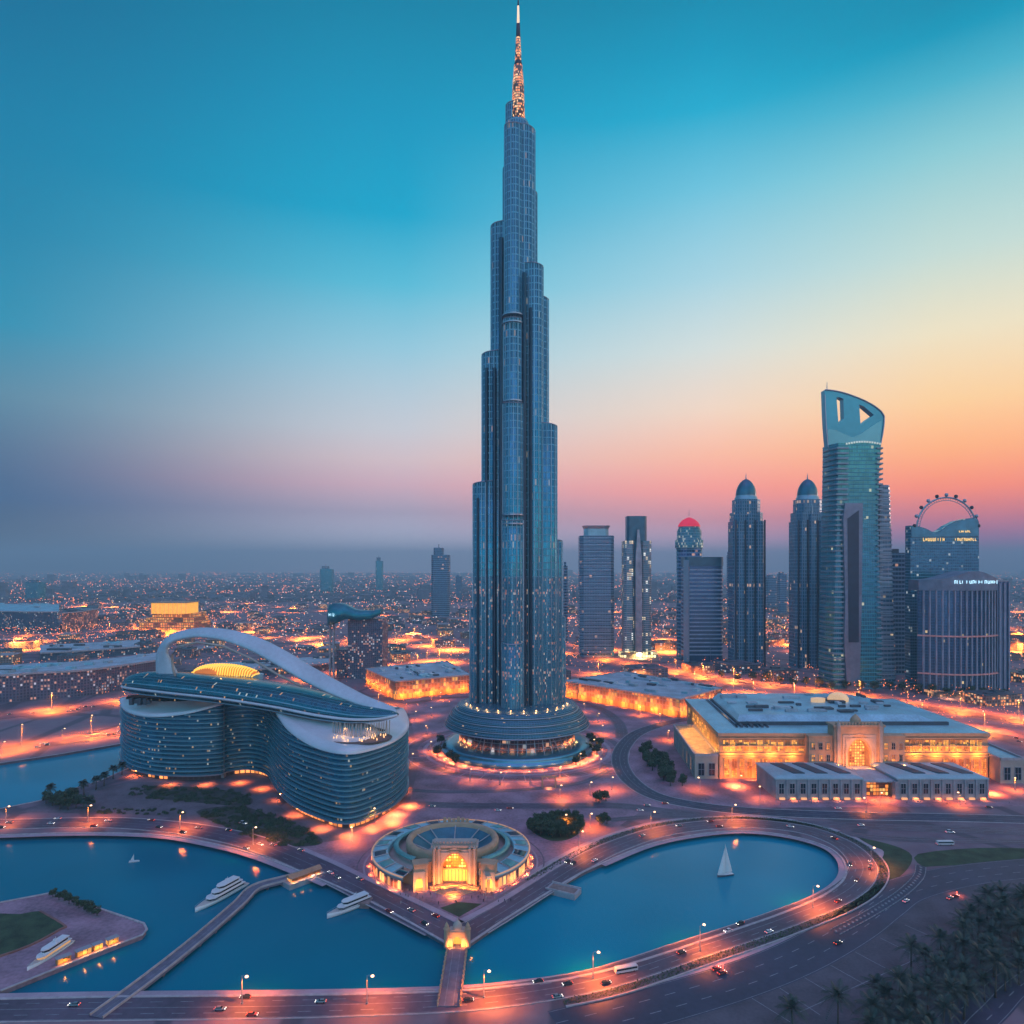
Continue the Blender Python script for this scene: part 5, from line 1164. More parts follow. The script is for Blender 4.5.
# hazy towers in the distance
hzt = [((432,450),545,602,2900,'hazy grey-blue tower with a stepped peak, left of the tall stepped tower'),((376,383),556,583,6200,'thin hazy slab on the horizon above the teal-headed building'),((321,333),565,586,5600,'squat hazy tower near the horizon, right of the white arch'),
 ((28,43),579,597,4200,'hazy block standing on the left horizon'),((563.5,567.5),562,640,1900,'thin pointed tower close to the right flank of the stepped tower'),((778,786),572,611,3000,'small hazy tower between the two domed towers'),((766,776),575,604,3300,'small hazy block left of the gap between the domed towers'),
 ((727,731),552,606,2600,'sliver of a tower behind the left domed tower'),((456,462),575,600,4300,'faint narrow tower just left of the stepped tower'),((1008,1018),640,664,2200,'low dark block at the right edge beyond the ribbed hotel')]
for (a_, b_), t_, bs, Y, lb in hzt:
    X0 = PX((a_+b_)/2, Y); W = (b_-a_)*Y/F; r = empty('skyscraper', (X0, Y, 0), lb, 'skyscraper'); H = ZP(t_, Y)
    mb = MB(); mb.prism(chamf(X0, Y, W, W*.8, W*.12), 0, H*.86 if W > 50 else H*.95); mb.build('shaft', g6 if a_ < 400 else gt1, r)
    mb = MB(); mb.prism(chamf(X0-W*.12, Y, W*.55, W*.5, W*.1), H*.86 if W > 50 else H*.95, H*.96 if W > 50 else H); mb.build('top', gt1, r)
    mb = MB(); mb.tube([(X0-W*.12,Y,H*.95),(X0-W*.12,Y,H+W*.05)], W*.04, 5); mb.build('mast', M['steel_rim'], r)

# teal-headed office building left of centre
Y = 1020+250; X = lambda px: PX(px, Y)
th_ = empty('office_building', (PX(356,Y), Y, 0), 'office building with a bulging teal roof hood, left of the stepped tower', 'office building')
X = lambda px: PX(px, Y)
dots = facade('dotted_wall', (.06,.08,.13), (.15,.14,.19), 3.4, 3.6, .35, .3, .16, (1,.42,.25), .5, .5, .1, litc2=(.8,.8,.9), clump=.6)
mb = MB(); mb.prism(rect((X(349)+X(383))/2, Y+20, X(383)-X(349), 60), 0, ZP(619,Y)); mb.build('main_block', dots, th_)
mb = MB(); mb.prism(rect((X(336)+X(350))/2, Y+24, X(350)-X(336), 40), 0, ZP(650,Y)); mb.build('low_block', dots, th_)
for px in (331, 334.5): mb = MB(); mb.box(X(px), Y-6, ZP(622,Y)/2, 3, 5, ZP(622,Y)); mb.build('leg', M['concrete'], th_)
hood = [(329.6,609,624,16),(330.5,605,624.5,24),(334,603.4,624,28),(339,603,622,30),(345,604.2,619,30),(351,607,618,28),(356,609.6,619,26),(362,610.5,619.5,24),(372,610.5,618.5,20),(382,609,614,14)]
mb = MB(); mb.smooth = True; rg = []
for px, a_, b_, hw in hood: x = X(px); za, zb = ZP(a_,Y), ZP(b_,Y); rg.append([(x,Y-hw,(za+zb)/2),(x,Y-hw*.85,zb),(x,Y+hw,zb),(x,Y+hw,(za+zb)/2),(x,Y+hw*.5,za),(x,Y-hw*.5,za)])
mb.loft(rg, caps=True); mb.build('roof_hood', mat('hood_teal', (.01,.20,.25), .35, metal=.4), th_)
mb = MB(); glyphs(mb, X(333), X(339), ZP(613.5,Y), 6, Y-32, 3, 9); mb.build('lit_sign', M['cyan_sign'], th_)

# long mall blocks on the far left
def long_block(name, front, depth, H, label, wall, roofm, bulge=0, cat='mall', lip=2.5):
    f_ = [p[:2] for p in crom(front, 5)]; b_ = [(x*(1+depth/ y)+0, y+depth) for x, y in f_][::-1]
    poly = f_+b_; cx = sum(p[0] for p in poly)/len(poly); cyy = sum(p[1] for p in poly)/len(poly)
    r = empty(name, (cx,cyy,0), label, cat)
    mb = MB(); mb.prism(poly, 0, H, cap=False); mb.build('wall', wall, r)
    mb = MB(); slab_strip(mb, f_, -3, 2, H-.5, H+lip); mb.build('roof_edge', M['kerb'], r)
    mb = MB(); mb.smooth = True; n = len(f_)
    rows = []
    for k in range(7):
        t = k/6; rows.append([(f_[i][0]+(b_[n-1-i][0]-f_[i][0])*t, f_[i][1]+depth*t, H+1+bulge*math.sin(PI*t)) for i in range(n)])
    mb.loft(rows, closed=False); rf = mb.build('roof', roofm, r)
    for k in range(12):
        i = random.randrange(2, n-3); t = random.uniform(.15,.8); x = f_[i][0]; y = f_[i][1]+depth*t
        mb = MB(); mb.box(x*(1+depth*t/f_[i][1]), y, H+1+bulge*math.sin(PI*t)+2, random.uniform(8,40), random.uniform(6,14), 4, random.uniform(-.1,.1)); mb.build('rooftop_unit', random.choice([M['roof_dark'],M['roof_teal'],M['roof_grey']]), rf)
    return r
wd = facade('dotted_mauve', (.07,.07,.12), (.17,.14,.19), 4.4, 4.4, .4, .3, .20, (1,.45,.32), .5, .5, .1, litc2=(.8,.75,.9), clump=.7)
wd2 = facade('dotted_blue', (.03,.07,.12), (.07,.11,.17), 4.4, 4.4, .3, .3, .16, (1,.5,.3), .5, .5, .1, litc2=(.7,.8,.9), clump=.7)
long_block('mall_block', gp([(-110,704),(0,703),(35,700),(80,697),(125,690),(158,684)]), 110, 40, 'long curved mauve mall block speckled with lit windows, nearest on the far left', wd, M['roof_grey'])
long_block('mall_block', gp([(-90,632),(-10,631),(30,632),(59,632)]), 330, 62, 'broad blue block with a low vaulted roof at the left edge, below the horizon', wd2, M['roof_teal'], 14)
long_block('mall_block', gp([(62,632),(80,630),(98,626)]), 250, 58, 'reddish speckled block next to the broad blue vaulted one, far left', facade('dotted_red', (.14,.07,.08), (.2,.12,.14), 4.6, 4.6, .3, .3, .35, (1,.32,.15), .8, .5, 0), M['roof_dark'])
long_block('mall_block', gp([(40,661),(90,658),(140,654)]), 160, 16, 'low flat-roofed hall behind the long mauve block', wd2, M['roof_grey'])
long_block('mall_block', gp([(205,680),(262,676),(330,670)]), 120, 12, 'low dark hall behind the white arch of the hotel', wd2, M['roof_grey'])
# golden block on the horizon
Y = 2150; X = lambda px: PX(px, Y)
gb = empty('lit_hall', (PX(175,Y), Y, 0), 'square hall blazing yellow on a terraced orange base, upper left plain', 'hall')
mb = MB(); mb.prism(rect(X(175.5),Y,X(192)-X(158),80), ZP(613,Y), ZP(602.5,Y)); mb.build('lit_wall', mat('yellow_glow', (.5,.35,.1), .6, emit=(1,.44,.03), es=1.0), gb)
mb = MB(); mb.prism(rect(X(175.5),Y,X(193)-X(157),86), ZP(602.5,Y), ZP(601.6,Y)); mb.build('roof', M['sand_stone'], gb)
for i in range(9): mb = MB(); mb.box(X(158.5+i*4.2), Y-41, ZP(607.7,Y), 2.2, 2, ZP(602.5,Y)-ZP(613,Y)); mb.build('pillar', M['gold_light'], gb)
mb = MB(); [mb.prism(rect(X(175),Y+30-12*k,X(196+3*k)-X(155-3*k),90+16*k), 0, ZP(613+4*k,Y)) for k in range(3)]; mb.build('terraced_base', facade('terrace_lit', (.3,.12,.05), (.3,.16,.1), 7, 7, .25, .3, .6, (1,.26,.04), 1.0, .5, 0, litc2=(1,.42,.08), clump=.3), gb)
for k in range(4): light('hall_light', (-60+k*40, -75, 24), 1200000, (1,.26,.04), gb, 2)
# ============================================================ trees
def frond(mb, base, ang, elev, L, droop, nleaf=15, lw=.95):
    d = Vector((math.cos(ang), math.sin(ang), 0)); side = Vector((-d.y, d.x, 0)); P = []
    for i in range(7):
        t = i/6; P.append(Vector(base)+d*(L*t*math.cos(elev)*(1-.12*t))+Vector((0,0,1))*(L*t*math.sin(elev)-droop*t*t*L))
    mb.tube(P, [.12,.1,.08,.06,.05,.03,.02], 3, cap=False)
    for i in range(nleaf):
        t = .12+.86*i/(nleaf-1); k = min(5, int(t*6)); q = P[k]+(P[k+1]-P[k])*(t*6-k); tan = (P[k+1]-P[k]).normalized()
        ll = lw*(1.5*math.sin(PI*min(1,t*.9+.12))+.35)
        for s_ in (-1, 1):
            tip = q+side*s_*ll+tan*ll*.55-Vector((0,0,ll*.45)); w_ = tan*.16
            mb.face([q-w_, q+w_, tip+w_*.3, tip-w_*.3])
def make_palm(h, R, seed, n=26):
    rnd = random.Random(seed); r = empty('palm_tree', (0,0,0), 'x', 'palm tree')
    bx_, by_ = rnd.uniform(-.8,.8), rnd.uniform(-.8,.8); mb = MB(); mb.smooth = True
    mb.tube([(0,0,0),(bx_*.3,by_*.3,h*.4),(bx_*.7,by_*.7,h*.75),(bx_,by_,h)], [.5,.36,.32,.42], 8); mb.build('trunk', M['bark'], r, local=True)
    mb = MB()
    for i in range(n):
        t = i/n; el = 1.25-1.65*t+rnd.uniform(-.1,.1); frond(mb, (bx_,by_,h), i*2.399+rnd.uniform(-.2,.2), el, R*(.8+.3*rnd.random()), .32+.22*rnd.random())
    mb.build('crown', M['leaf_palm'], r, local=True); return r
def make_tree(h, R, seed, n=1500, leaf=.55, low=.35, m_=None, name='tree'):
    rnd = random.Random(seed); r = empty(name, (0,0,0), 'x', 'tree'); mb = MB(); mb.smooth = True
    mb.tube([(0,0,0),(.1,0,h*.25),(.2,.1,h*.5),(.1,.1,h*.72)], [.42,.34,.24,.1], 7)
    for i in range(6):
        a = i*1.05+rnd.random(); z = h*(.28+.05*i); mb.tube([(0,0,z),(math.cos(a)*R*.35,math.sin(a)*R*.35,z+h*.13),(math.cos(a)*R*.65,math.sin(a)*R*.65,z+h*.2)], [.2,.12,.04], 5)
    mb.build('trunk', M['bark'], r, local=True)
    cl = [(rnd.uniform(-.6,.6)*R, rnd.uniform(-.6,.6)*R, h*(low+.12+(.78-low)*rnd.random()), R*rnd.uniform(.28,.5)) for _ in range(13)]
    mb = MB()
    for i in range(n):
        cx, cyy, cz, cr = rnd.choice(cl); v = Vector((rnd.gauss(0,1), rnd.gauss(0,1), rnd.gauss(0,.8))).normalized()*cr*rnd.uniform(.55,1.05); p = Vector((cx,cyy,cz))+v
        if p.z < h*low*.8: continue
        a = Vector((rnd.uniform(-1,1),rnd.uniform(-1,1),rnd.uniform(-.6,.6))).normalized(); b = a.cross(v.normalized()+Vector((.01,0,.02))).normalized()
        s_ = leaf*rnd.uniform(.6,1.4); mb.face([p-a*s_, p+b*s_*.6, p+a*s_, p-b*s_*.6])
    mb.build('crown', m_ or M['leaf'], r, local=True); return r
palms = [make_palm(11+2*i, 9.6+.5*i, 30+i, 24) for i in range(4)]
small_palms = [make_palm(9, 5.0, 50+i, 20) for i in range(2)]
trees = [make_tree(9.5+i, 5.2+.3*i, 70+i) for i in range(4)]
usedp = set()
def place(proto, px, py, label, group, sc=1, cat=None):
    x, y = G(px, py); rz = random.uniform(0, 6.28)
    if proto.name not in usedp:
        usedp.add(proto.name); o = proto; o.location = (x,y,.05); o.rotation_euler.z = rz; o.scale = (sc,)*3; o['label'] = label
    else: o = copy_tree(proto, (x,y,.05), rz, label, sc)
    o['group'] = group
    if cat: o['category'] = cat
    return o
grove = 'palms in the dense lower right grove'; GL = 'dark date palm among the crowded palms of the lower right grove'
rnd = random.Random(5)
single = {(911,972):'lone date palm standing clear on the parking lot edge', (876,1000):'palm at the left front of the grove, below the lone one', (838,1022):'palm at the bottom edge, second from the left', (793,1030):'leftmost palm of the bottom edge, crown cut by the frame'}
for (px, py), lb in single.items(): place(palms[px % 4], px, py+8, lb, 'palms in the dense lower right grove', .95)
pts = []
tries = 0
GP = [(862,1060),(884,1018),(912,998),(936,972),(958,946),(976,926),(1004,912),(1050,902),(1050,968),(1010,990),(975,1012),(945,1040),(925,1070)]
def in_poly(x, y, P):
    c = False; n = len(P)
    for i in range(n):
        (x0, y0), (x1, y1) = P[i][:2], P[(i+1) % n][:2]
        if (y0 > y) != (y1 > y) and x < (x1-x0)*(y-y0)/(y1-y0)+x0: c = not c
    return c
while len(pts) < 82 and tries < 20000:
    tries += 1
    px, py = rnd.uniform(855,1055), rnd.uniform(905,1072)
    if not in_poly(px, py, GP): continue
    x, y = G(px, py)
    if all(math.dist((x,y), q) > 7.6 for q in pts): pts.append((x,y)); place(palms[len(pts) % 4], px, py, GL, grove, rnd.uniform(.78,1.05))
for px, py in ((84,795),(96,790),(104,786),(113,779),(122,775),(88,812),(50,799)): place(small_palms[px % 2], px, py, 'small palm on the bank left of the wavy hotel', 'palms by the upper left lagoon', 1.15)
for i, (px, py) in enumerate([(52,806),(58,802),(64,806),(70,803),(76,808),(60,809),(68,810),(83,808),(46,804),(90,808),(74,800)]): place(trees[i % 4], px, py, 'dense dark tree in the clump beside the upper left lagoon', 'tree clump beside the upper left lagoon', rnd.uniform(.8,1.1))
for i in range(30):
    t = i/29; px = 646+6*math.sin(i*2.1)+34*max(0,t-.15)**1.1; py = 752+34*t+rnd.uniform(-3,3); place(trees[i % 4], px+rnd.uniform(-5,9)*(1-.3*t), py, 'tree in the dark green clump inside the curved road, left of the golden palace', 'clump of trees inside the curved road', rnd.uniform(.85,1.15))
for i in range(46):
    a = i*2.399; r = math.sqrt((i+.5)/46); place(trees[i % 4], 556+27*r*math.cos(a), 829+9*r*math.sin(a), 'leafy tree in the rounded green garden right of the amphitheatre', 'trees of the garden right of the amphitheatre', rnd.uniform(.6,.85))
for i, (px, py) in enumerate([(596,801),(601,799),(606,801),(599,803),(603,822),(607,824),(600,826)]): place(trees[i % 4], px, py, 'small tree on the paved island between the avenue lanes', 'small trees between the avenue lanes', .75)
for i, (px, py) in enumerate([(34,0)]*0+[(445,752),(450,760),(441,745),(437,757),(447,748),(588,752),(593,746),(597,755),(590,741),(583,760),(600,748),(455,766),(576,765)]): place(trees[i % 4], px, py, 'tree at the foot of the round podium of the stepped tower', 'trees round the tower podium', .95)
for i, (px, py) in enumerate([(52,921)]*0+[(53,897),(59,900),(64,901),(69,904),(74,905),(79,908),(84,910),(89,912),(92,914),(97,916)]): place(trees[i % 4], px, py, 'small round tree in the row on the lower left island', 'tree row on the island', .5)
for i in range(22):
    t = i/21; place(trees[i % 4], 724+ t*290+rnd.uniform(-3,3), 686+ t*20+rnd.uniform(-2,3)-6, 'roadside tree at the feet of the right hand towers', 'roadside trees below the towers', 1.4)
# shrubs
def make_shrub(seed, R=2.6, h=2.4):
    rnd = random.Random(seed); mb = MB()
    for i in range(170):
        v = Vector((rnd.gauss(0,1), rnd.gauss(0,1), abs(rnd.gauss(0,.8)))).normalized(); p = Vector((v.x*R, v.y*R*.8, .2+v.z*h*rnd.uniform(.5,1)))*rnd.uniform(.6,1)
        a = Vector((rnd.uniform(-1,1),rnd.uniform(-1,1),rnd.uniform(-.5,.5))).normalized(); b = a.cross(v).normalized() if a.cross(v).length > .01 else Vector((0,0,1)); s_ = rnd.uniform(.25,.5)
        mb.face([p-a*s_, p+b*s_*.7, p+a*s_, p-b*s_*.7])
    o = mb.build('shrub', M['leaf']); tag(o, 'x', 'shrub'); return o
shr = [make_shrub(i) for i in range(3)]
def in_poly(x, y, P):
    c = False; n = len(P)
    for i in range(n):
        (x0, y0), (x1, y1) = P[i][:2], P[(i+1) % n][:2]
        if (y0 > y) != (y1 > y) and x < (x1-x0)*(y-y0)/(y1-y0)+x0: c = not c
    return c
def scatter(px_poly, n, group, label, protos, sc=(.7,1.3)):
    P = px_poly; xs = [p[0] for p in P]; ys = [p[1] for p in P]; k = 0; t = 0
    while k < n and t < 9000:
        t += 1; px, py = rnd.uniform(min(xs), max(xs)), rnd.uniform(min(ys), max(ys))
        if in_poly(px, py, P): k += 1; place(protos[k % len(protos)], px, py, label, group, rnd.uniform(*sc))
scatter([(196,814),(236,806),(268,812),(300,826),(322,838),(316,846),(285,846),(240,834)], 190, 'shrubs of the park bank', 'dark shrub on the planted bank below the wavy hotel', shr)
scatter([(132,786),(170,788),(225,790),(252,796),(250,806),(205,804),(150,800),(130,794)], 110, 'shrubs before the hotel', 'low shrub on the dark lawn in front of the wavy hotel', shr)
scatter([(95,808),(190,810),(190,815),(95,814)], 40, 'hedge row above the shore road', 'shrub of the long low hedge above the upper left shore road', shr, (.6,.9))
# planting along the lower right bank: ground cover nobody could count
mb = MB()
for x, y, a in along(offs(seg, 11.9), .9):
    for q in range(5):
        ox = rnd.uniform(-2.4,2.4); p = Vector((x-math.sin(a)*ox, y+math.cos(a)*ox, rnd.uniform(.2,1.1))); u = Vector((rnd.uniform(-1,1),rnd.uniform(-1,1),rnd.uniform(-.3,.5))).normalized(); v = Vector((-u.y,u.x,rnd.uniform(0,.8))).normalized(); s_ = rnd.uniform(.35,.7)
        mb.face([p-u*s_, p+v*s_*.8, p+u*s_, p-v*s_*.8])
tag(mb.build('ground_cover', M['leaf']), kind='stuff')

# ============================================================ island, causeway, piers
isl_px = [(-200,906),(0,903),(48,894),(60,896),(143,924),(146,930),(142,935),(95,953),(40,975),(0,991),(-200,1060)]
isl_w = gp(isl_px)
mb = MB(); mb.prism(isl_w[::-1] if sum((isl_w[i][0]*isl_w[(i+1)%11][1]-isl_w[(i+1)%11][0]*isl_w[i][1]) for i in range(11)) < 0 else isl_w, -4, .0); tag(mb.build('island_ground', M['paving']), kind='structure')
mb = MB(); slab_strip(mb, isl_w[1:10], 1.0, -.2, -.02, .5); tag(mb.build('quay_coping', M['kerb']), kind='structure')
psheet('lawn', [(-60,918),(20,915),(40,912),(64,926),(60,930),(30,946),(-10,960),(-60,975)], .55, M['grass'], 2)
q = gp([(-60,918),(20,915),(40,912),(64,926),(60,930),(30,946),(-10,960),(-60,975)]); mb = MB(); slab_strip(mb, [p[:2] for p in crom(q[2:], 3)], .6, -.6, 0, .8); tag(mb.build('low_wall', mat('brick_edge', (.25,.12,.10), .8)), kind='structure')
def bridge(name, px, width, label, rail=True, m_=None, z=.4, lit=False):
    c = [p[:2] for p in crom(gp(px), 6)]; mid = c[len(c)//2]; r = empty(name, (mid[0], mid[1], 0), label, 'bridge')
    mb = MB(); slab_strip(mb, c, width/2, -width/2, z-1.2, z); mb.build('deck', m_ or mat('deck', (1,1,1)), r)
    for s_ in (1, -1):
        mb = MB(); slab_strip(mb, offs(c, s_*(width/2-.2)), .25, -.25, z, z+1.1); mb.build('railing', M['kerb'], r)
    for x, y, a in along(c, 14, 4): mb = MB(); mb.box(x, y, -2.4, 1.4, width*.7, 3.2, a); mb.build('pier', M['quay'], r)
    mk = MB(); strip(mk, c, .12, -.12, z+.03); mk.build('deck_line', M['paint'], r)
    return r, c
bridge('causeway', [(96,1018),(150,978),(200,938),(238,905),(256,888),(288,879),(306,873)], 7.5, 'long curved causeway crossing the dark left lagoon')
jt = empty('pavilion_jetty', (*G(303,878), 0), 'short jetty with an orange lit pavilion roof where the causeway meets the shore', 'jetty')
a0_, a1_ = Vector(G(285,884)), Vector(G(321,871)); dd = (a1_-a0_).normalized(); nn = Vector((-dd.y, dd.x))
quad = lambda a_, b_, w_: [tuple(a_-nn*w_), tuple(b_-nn*w_), tuple(b_+nn*w_), tuple(a_+nn*w_)]
mb = MB(); mb.prism(quad(a0_,a1_,5.5), -3, .7, bottom=True); mb.build('deck', M['concrete'], jt)
mb = MB(); mb.prism(quad(a0_+dd*3,a1_-dd*2,2.6), .7, 3.0); mb.build('lit_hall', facade('jetty_lit', (.4,.15,.05), (.3,.18,.12), 2.2, 2.5, .2, .15, .9, (1,.30,.05), 1.2, .6, 0, litc2=(1,.6,.2), clump=.2), jt)
mb = MB(); c0, c1 = a0_+dd*2, a1_-dd; mb.loft([[(*(c-nn*3.4),3.0),(*c,4.9),(*(c+nn*3.4),3.0)] for c in (c0,c1)], caps=True); mb.build('roof', mat('roof_warm', (.42,.24,.15), .6), jt)
for k in range(4): p = a0_+(a1_-a0_)*(.15+.23*k)-nn*4.4; j0 = jt.location; light('jetty_light', (p.x-j0.x, p.y-j0.y, 2.2), 900, (1,.38,.1), jt, .3)
pe2 = empty('jetty', (*G(558,888), 0), 'bare stone jetty jutting into the oval lagoon from the right quay', 'jetty')
b0, b1 = Vector(G(549,886)), Vector(G(578,893)); dd = (b1-b0).normalized(); nn = Vector((-dd.y, dd.x))
mb = MB(); mb.prism(quad(b0,b1,5.2), -3, .5, bottom=True); mb.build('deck', M['concrete'], pe2)
mb = MB(); mb.prism(quad(b0+dd*1.5,b1-dd*1.5,3.4), .5, .75); mb.build('planked_floor', mat('planks', (.24,.17,.16), .7, var=.3, scale=.4), pe2)
for w_ in (-4.9, 4.9): mb = MB(); c_ = [tuple(b0+nn*w_), tuple(b1+nn*w_)]; slab_strip(mb, c_, .3, -.3, .5, 1.3); mb.build('railing', M['kerb'], pe2)
st_ = empty('landing_stage', (*G(362,902), 0), 'small stone landing stage behind the white yacht at the left quay', 'landing')
b0, b1 = Vector(G(372,900)), Vector(G(352,899)); dd = (b1-b0).normalized(); nn = Vector((-dd.y, dd.x))
mb = MB(); mb.prism(quad(b0+nn*2,b1+nn*2,4), -3, .6, bottom=True); mb.build('deck', mat('planks', (1,1,1)), st_)

# ============================================================ boats
def make_yacht(L, name, label, pa, pb, decks=3, glow=False, pos=None, beam=None, lh=1.0):
    """hull along +x (bow), pa stern pixel, pb bow pixel"""
    A, B = Vector(G(*pa, WL+1)), Vector(G(*pb, WL+1)); d = B-A; Lr = d.length; rz = math.atan2(d.y, d.x); mid = (A+B)/2
    r = empty(name, (mid.x, mid.y, WL), label, 'yacht', rz=rz); L = Lr; W = beam or L*.19
    mb = MB(); mb.smooth = True; secs = []
    for i in range(13):
        t = i/12; x = -L/2+L*t; w_ = W/2*(1-max(0,(t-.45)/.55)**2.2)*(.88+.12*min(1,t*4)); w_ = max(w_, .05); sh_ = lh*(2.0+.9*t*t)
        secs.append([(x-.02*L*(1-t),-w_,sh_),(x,-w_*.85,.7),(x,-w_*.45,-.6),(x,w_*.45,-.6),(x,w_*.85,.7),(x-.02*L*(1-t),w_,sh_)])
    mb.loft(secs, caps=True); mb.build('hull', M['boat_white'], r, local=True)
    mb = MB(); mb.smooth = False
    for i in range(12): mb.face([secs[i][0],secs[i+1][0],secs[i+1][5],secs[i][5]]) if False else mb.face([(secs[i][0][0],secs[i][0][1]*.94,secs[i][0][2]+.03),(secs[i+1][0][0],secs[i+1][0][1]*.94,secs[i+1][0][2]+.03),(secs[i+1][5][0],secs[i+1][5][1]*.94,secs[i+1][5][2]+.03),(secs[i][5][0],secs[i][5][1]*.94,secs[i][5][2]+.03)])
    mb.build('deck', mat('teak', (.52,.47,.42), .7), r, local=True)
    for s_ in (-1, 1):
        mb = MB(); mb.tube([(secs[i][0][0], s_*secs[i][5][1]*.96, secs[i][0][2]+.9) for i in range(1,13)], .07, 4)
        for i in range(1,13): mb.tube([(secs[i][0][0], s_*secs[i][5][1]*.96, secs[i][0][2]),(secs[i][0][0], s_*secs[i][5][1]*.96, secs[i][0][2]+.9)], .05, 4)
        mb.build('rail', M['steel_rim'], r, local=True)
    z = 2.1*lh
    for k in range(decks):
        x0_, x1_ = -L*(.42-.05*k), L*(.24-.10*k); w_ = W*(.36-.045*k)
        pl_ = lambda g: [(x0_-g,-w_-g*.4),(x1_-L*.05,-w_-g*.4),(x1_+g,-w_*.45),(x1_+g,w_*.45),(x1_-L*.05,w_+g*.4),(x0_-g,w_+g*.4)]
        mb = MB(); mb.prism(pl_(0), z, z+1.7, bottom=True); mb.build('cabin_glass', mat('cabin_lit', (.3,.2,.1), .3, emit=(1,.5,.18), es=.6) if glow and k == 0 else M['glass_dark'], r, local=True)
        mb = MB(); mb.prism(pl_(.8), z+1.7, z+2.15, bottom=True); mb.build('cabin_deck', M['boat_white'], r, local=True); 
        mb = MB(); mb.prism([(p[0],p[1]) for p in pl_(.12)], z, z+.55, cap=False); mb.build('bulwark', M['boat_white'], r, local=True); z += 2.15
    mb = MB(); mb.tube([(-L*.14,0,z),(-L*.15,0,z+2.6)], [.25,.1], 5); mb.box(-L*.14,0,z+1.1,.4,2.6,.2); mb.tube([(-L*.1,-w_*.6,z),(-L*.15,-w_*.5,z+1.4),(-L*.15,w_*.5,z+1.4),(-L*.1,w_*.6,z)], .16, 5); mb.build('mast', M['boat_white'], r, local=True)
    return r
make_yacht(0, 'yacht', 'large white yacht lying beside the causeway in the dark left lagoon', (244,884), (195,911), 3, beam=9)
make_yacht(0, 'yacht', 'small white yacht moored with its stern at the left quay', (371,899), (327,917), 2, beam=7)
yi = make_yacht(0, 'yacht', 'pale motor yacht moored along the lower left island quay', (72,945), (29,974), 2, glow=True, beam=6)
yi.location.x -= 1.0; yi.location.z = -1.0
# lit quayside stalls
qp, qq = Vector(G(50,970)), Vector(G(122,942)); dd = (qq-qp).normalized(); nn = Vector((-dd.y, dd.x)); rz = math.atan2(dd.y, dd.x)
for i, (t, ln) in enumerate(((.10,.20),(.36,.22),(.60,.14),(.80,.17))):
    L_ = (qq-qp).length; c = qp+dd*L_*(t+ln/2)+nn*2.6; r = empty('quay_kiosk', (c.x, c.y, 0), ('first','second','third','fourth')[i]+' glowing orange quayside kiosk from the left, on the island edge', 'kiosk', 'glowing kiosks on the island quay', rz)
    w_ = L_*ln*.92
    mb = MB(); mb.box(0,0,1.5,w_,2.6,3.0); mb.build('lit_wall', facade('kiosk_lit', (.4,.2,.06), (.3,.18,.1), 2.4, 3, .16, .12, 1.0, (1,.38,.05), 1.1, .6, 0, litc2=(1,.5,.1), clump=.1) if 'kioskm' not in globals() else kioskm, r, local=True); kioskm = bpy.data.materials['kiosk_lit']
    mb = MB(); mb.box(0,0,3.15,w_+.8,3.6,.3); mb.build('roof', M['concrete'], r, local=True)
    light('kiosk_light', (0,-2.6,2.6), 1500, (1,.34,.06), r, .3)
# sailing boat
sx0, sy0 = G(725,876,WL); sb = empty('sailing_boat', (sx0, sy0, WL), 'white two-sailed boat gliding on the oval lagoon', 'sailing boat', rz=math.radians(200))
mb = MB(); mb.smooth = True; secs = []
for i in range(11):
    t = i/10; x = -7+14*t; w_ = max(.05, 1.9*(1-max(0,(t-.4)/.6)**2)); secs.append([(x,-w_,1.3+.5*t),(x,-w_*.7,.2),(x,0,-.5),(x,w_*.7,.2),(x,w_,1.3+.5*t)])
mb.loft(secs, caps=True); mb.build('hull', mat('hull_dark', (.12,.12,.16), .4), sb, local=True)
mb = MB(); mb.face([(secs[i][0][0],secs[i][0][1]*.97,secs[i][0][2]+.02) for i in range(11)]+[(secs[i][4][0],secs[i][4][1]*.97,secs[i][4][2]+.02) for i in range(10,-1,-1)]); mb.box(-.5,0,1.9,5,1.6,.8); mb.build('deck', M['boat_white'], sb, local=True)
mb = MB(); mb.tube([(0,0,1.4),(0,0,25)], [.16,.06], 6); mb.tube([(0,0,2.8),(-6.4,.5,2.7)], .1, 5); mb.build('mast', M['steel_rim'], sb, local=True)
def sail(pts3, n=8, belly=.8):
    mb = MB(); mb.smooth = True; A, B, C = [Vector(p) for p in pts3]; nn = (B-A).cross(C-A).normalized(); rows = []
    for i in range(n+1):
        t = i/n; l, r_ = A.lerp(C, t), B.lerp(C, t); rows.append([tuple(l.lerp(r_, k/6)+nn*belly*math.sin(PI*k/6)*(1-t*.8)) for k in range(7)])
    back = [[tuple(Vector(p)+nn*.06) for p in row] for row in rows]
    mb.loft(rows, closed=False); mb.loft(back, closed=False); return mb
sail([(-.1,0,3.1),(-6.2,.5,3.0),(-.1,0,24.5)]).build('main_sail', M['sail'], sb, local=True)
sail([(6.9,0,2.2),(.4,1.0,3.0),(.15,0,21.5)]).build('jib', M['sail'], sb, local=True)
sb.scale = (.86,.86,.86)
